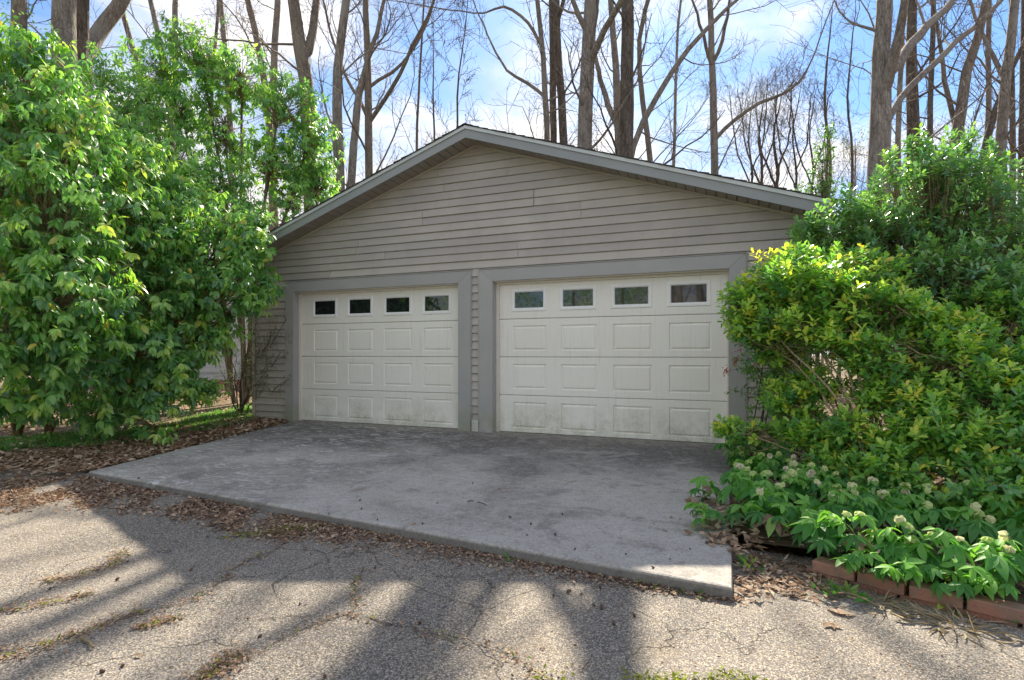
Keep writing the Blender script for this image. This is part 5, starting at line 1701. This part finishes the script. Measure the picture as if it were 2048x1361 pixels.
bent_stick('stick', 163, 1277, 187, 1298, -0.058, 0.007, 'short bark-less stick lying alone on the sunlit asphalt', M['straw'])
bent_stick('twig', 955, 1005, 973, 1012, 0.001, 0.003, 'dark twig lying in the middle of the slab', M['pod'])
bent_stick('twig', 935, 1004, 948, 1003, 0.001, 0.0035, 'stubby twig beside the dark one on the slab', M['pod'])
bent_stick('twig', 1132, 967, 1154, 962, 0.001, 0.002, 'fine pale twig on the upper slab', M['bark_twig'])
bent_stick('twig', 1165, 1340, 1180, 1318, -0.058, 0.0025, 'thin twig on the asphalt near the picture bottom', M['pod'])
bent_stick('branch', 70, 955, 172, 912, 0.0, 0.006, 'long curved fallen branch on the leaf litter', M['bark_twig'], 'branch')
bent_stick('branch', 10, 965, 75, 952, -0.03, 0.005, 'thin fallen branch in the leaves near the picture edge', M['bark_twig'], 'branch')
for i_, (px, py, z, L_, lb_, mt_) in enumerate(((822, 1050, 0.002, 0.055, 'tan curled leaf on the slab above its front edge', 'leaf_dead'), (1335, 1064, 0.002, 0.045, 'dry brown leaf on the right part of the slab', 'leaf_dead'), (1225, 1020, 0.002, 0.03, 'dark little leaf on the slab centre right', 'leaf_dead'),
                                              (1340, 1037, 0.002, 0.04, 'dull leaf next to the right slab edge', 'leaf_dead'), (620, 863, 0.002, 0.06, 'pale leaf near the foot of the far door', 'leaf_dead'), (285, 1314, -.057, 0.035, 'reddish leaf on the sunlit asphalt', 'leaf_dead'),
                                              (1680, 1230, -.057, 0.07, 'pale oak leaf on the shaded asphalt', 'leaf_dead'), (1660, 1248, -.057, 0.05, 'smaller oak leaf below the pale one', 'leaf_dead'), (380, 915, 0.002, 0.06, 'brown leaf strayed onto the slab by the litter bank', 'leaf_dead'),
                                              (1495, 1170, -.055, 0.07, 'tan leaf beside the slab corner', 'leaf_dead'))):
    g_ = G(px, py, z)
    n_ = 3 if 'oak' in lb_ else 1
    th = rg.random() * 6 + np.arange(n_) * 0.9
    ax = np.column_stack([np.cos(th), np.sin(th), np.full(n_, 0.15)])
    me = leaf_mesh('fallen_leaf', np.zeros((n_, 3)), leaf_frames(ax, np.tile([0.2, 0.1, 1.0], (n_, 1))), np.full(n_, L_), np.full(n_, L_ * 0.42), np.full(n_, 0.8 if i_ in (0, 4, 6, 9) else 0.45), 'laurel', M[mt_])
    link('fallen_leaf', me, None, (g_[0], g_[1], g_[2] + 0.004), label=lb_, category='leaf', group='fallen leaves on the paving')
pod_me = mkmesh('seed_pod', ico_v * (1 + 0.22 * np.sin(np.arange(len(ico_v)) * 2.7))[:, None] * np.array([1, 0.8, 0.75]) * 0.011, ico_f, True, mat=M['pod'])
spots = [(720, 1002, 0), (723, 1019, 0), (658, 1029, 0), (845, 1049, 0), (998, 980, 0), (945, 968, 0), (1020, 1036, 0), (1110, 1071, 0), (1054, 1072, 0), (277, 958, 0), (875, 1008, 0), (1062, 1050, 0), (1252, 1110, 0), (1340, 1120, 0), (1420, 968, 0), (1306, 1137, 0), (1125, 1030, 0), (755, 1041, 0), (1150, 1100, 0), (1380, 1100, 0)]
sp2 = [(1107, 1193, -.06), (1138, 1185, -.06), (1163, 1190, -.06), (1232, 1155, -.06), (1250, 1172, -.06), (1285, 1180, -.06), (1200, 1176, -.06), (1240, 1165, -.06), (1415, 1198, -.06), (1455, 1200, -.06), (1188, 1213, -.06), (1203, 1217, -.06), (1268, 1233, -.06), (1228, 1249, -.06), (1090, 1169, -.06), (840, 1248, -.06),
       (650, 1355, -.06), (600, 1210, -.06), (495, 1240, -.06), (382, 1142, -.06), (255, 1125, -.06), (235, 1160, -.06), (100, 1180, -.06), (1025, 1354, -.06), (1060, 1345, -.06), (750, 1138, -.06), (1690, 1100, 0), (245, 1335, -.06), (205, 1345, -.06), (520, 1275, -.06), (330, 1225, -.06)]
for i_, (px, py, z) in enumerate(spots + sp2):
    g_ = G(px, py, z)
    o = link('seed_pod', pod_me, None, (g_[0], g_[1], g_[2] + 0.006), category='seed pod', group='dark seed pods strewn on the paving',
             label='small dark seed pod lying on the concrete slab' if i_ < len(spots) else 'small dark seed pod lying on the asphalt')
    s_ = random.uniform(0.45, 0.95) * (1.35 if 1100 < px < 1300 and py > 1150 else 1)
    o.scale = (s_, s_, s_)
    o.rotation_euler = (random.random() * 3, random.random() * 3, random.random() * 3)

# chalk-white scratches on the slab
for k, (p0, p1) in enumerate((((600, 935), (905, 870)), ((480, 965), (680, 862)), ((330, 935), (520, 893)), ((640, 1010), (800, 930)), ((520, 985), (700, 930)))):
    pts = resample([G(*p0, 0.0018), (G(*p0) + G(*p1)) / 2 + np.array([rg.normal(0, 0.05), rg.normal(0, 0.05), 0]), G(*p1, 0.0018)], 40, rg, 0.004)
    pts[:, 2] = 0.0018
    d_ = unit(np.gradient(pts[:, :2], axis=0))
    nrm = np.column_stack([-d_[:, 1], d_[:, 0]])
    hw = 0.002 + 0.005 * rg.random(40)
    V = np.concatenate([np.column_stack([pts[:, :2] + nrm * hw[:, None], pts[:, 2]]), np.column_stack([pts[:, :2] - nrm * hw[:, None], pts[:, 2]])])
    keep = [(i, i + 1, 41 + i, 40 + i) for i in range(39) if rg.random() < 0.72]
    link('slab_scratch', mkmesh('slab_scratch', V, np.array(keep), mat=M['chalk']), kind='structure')
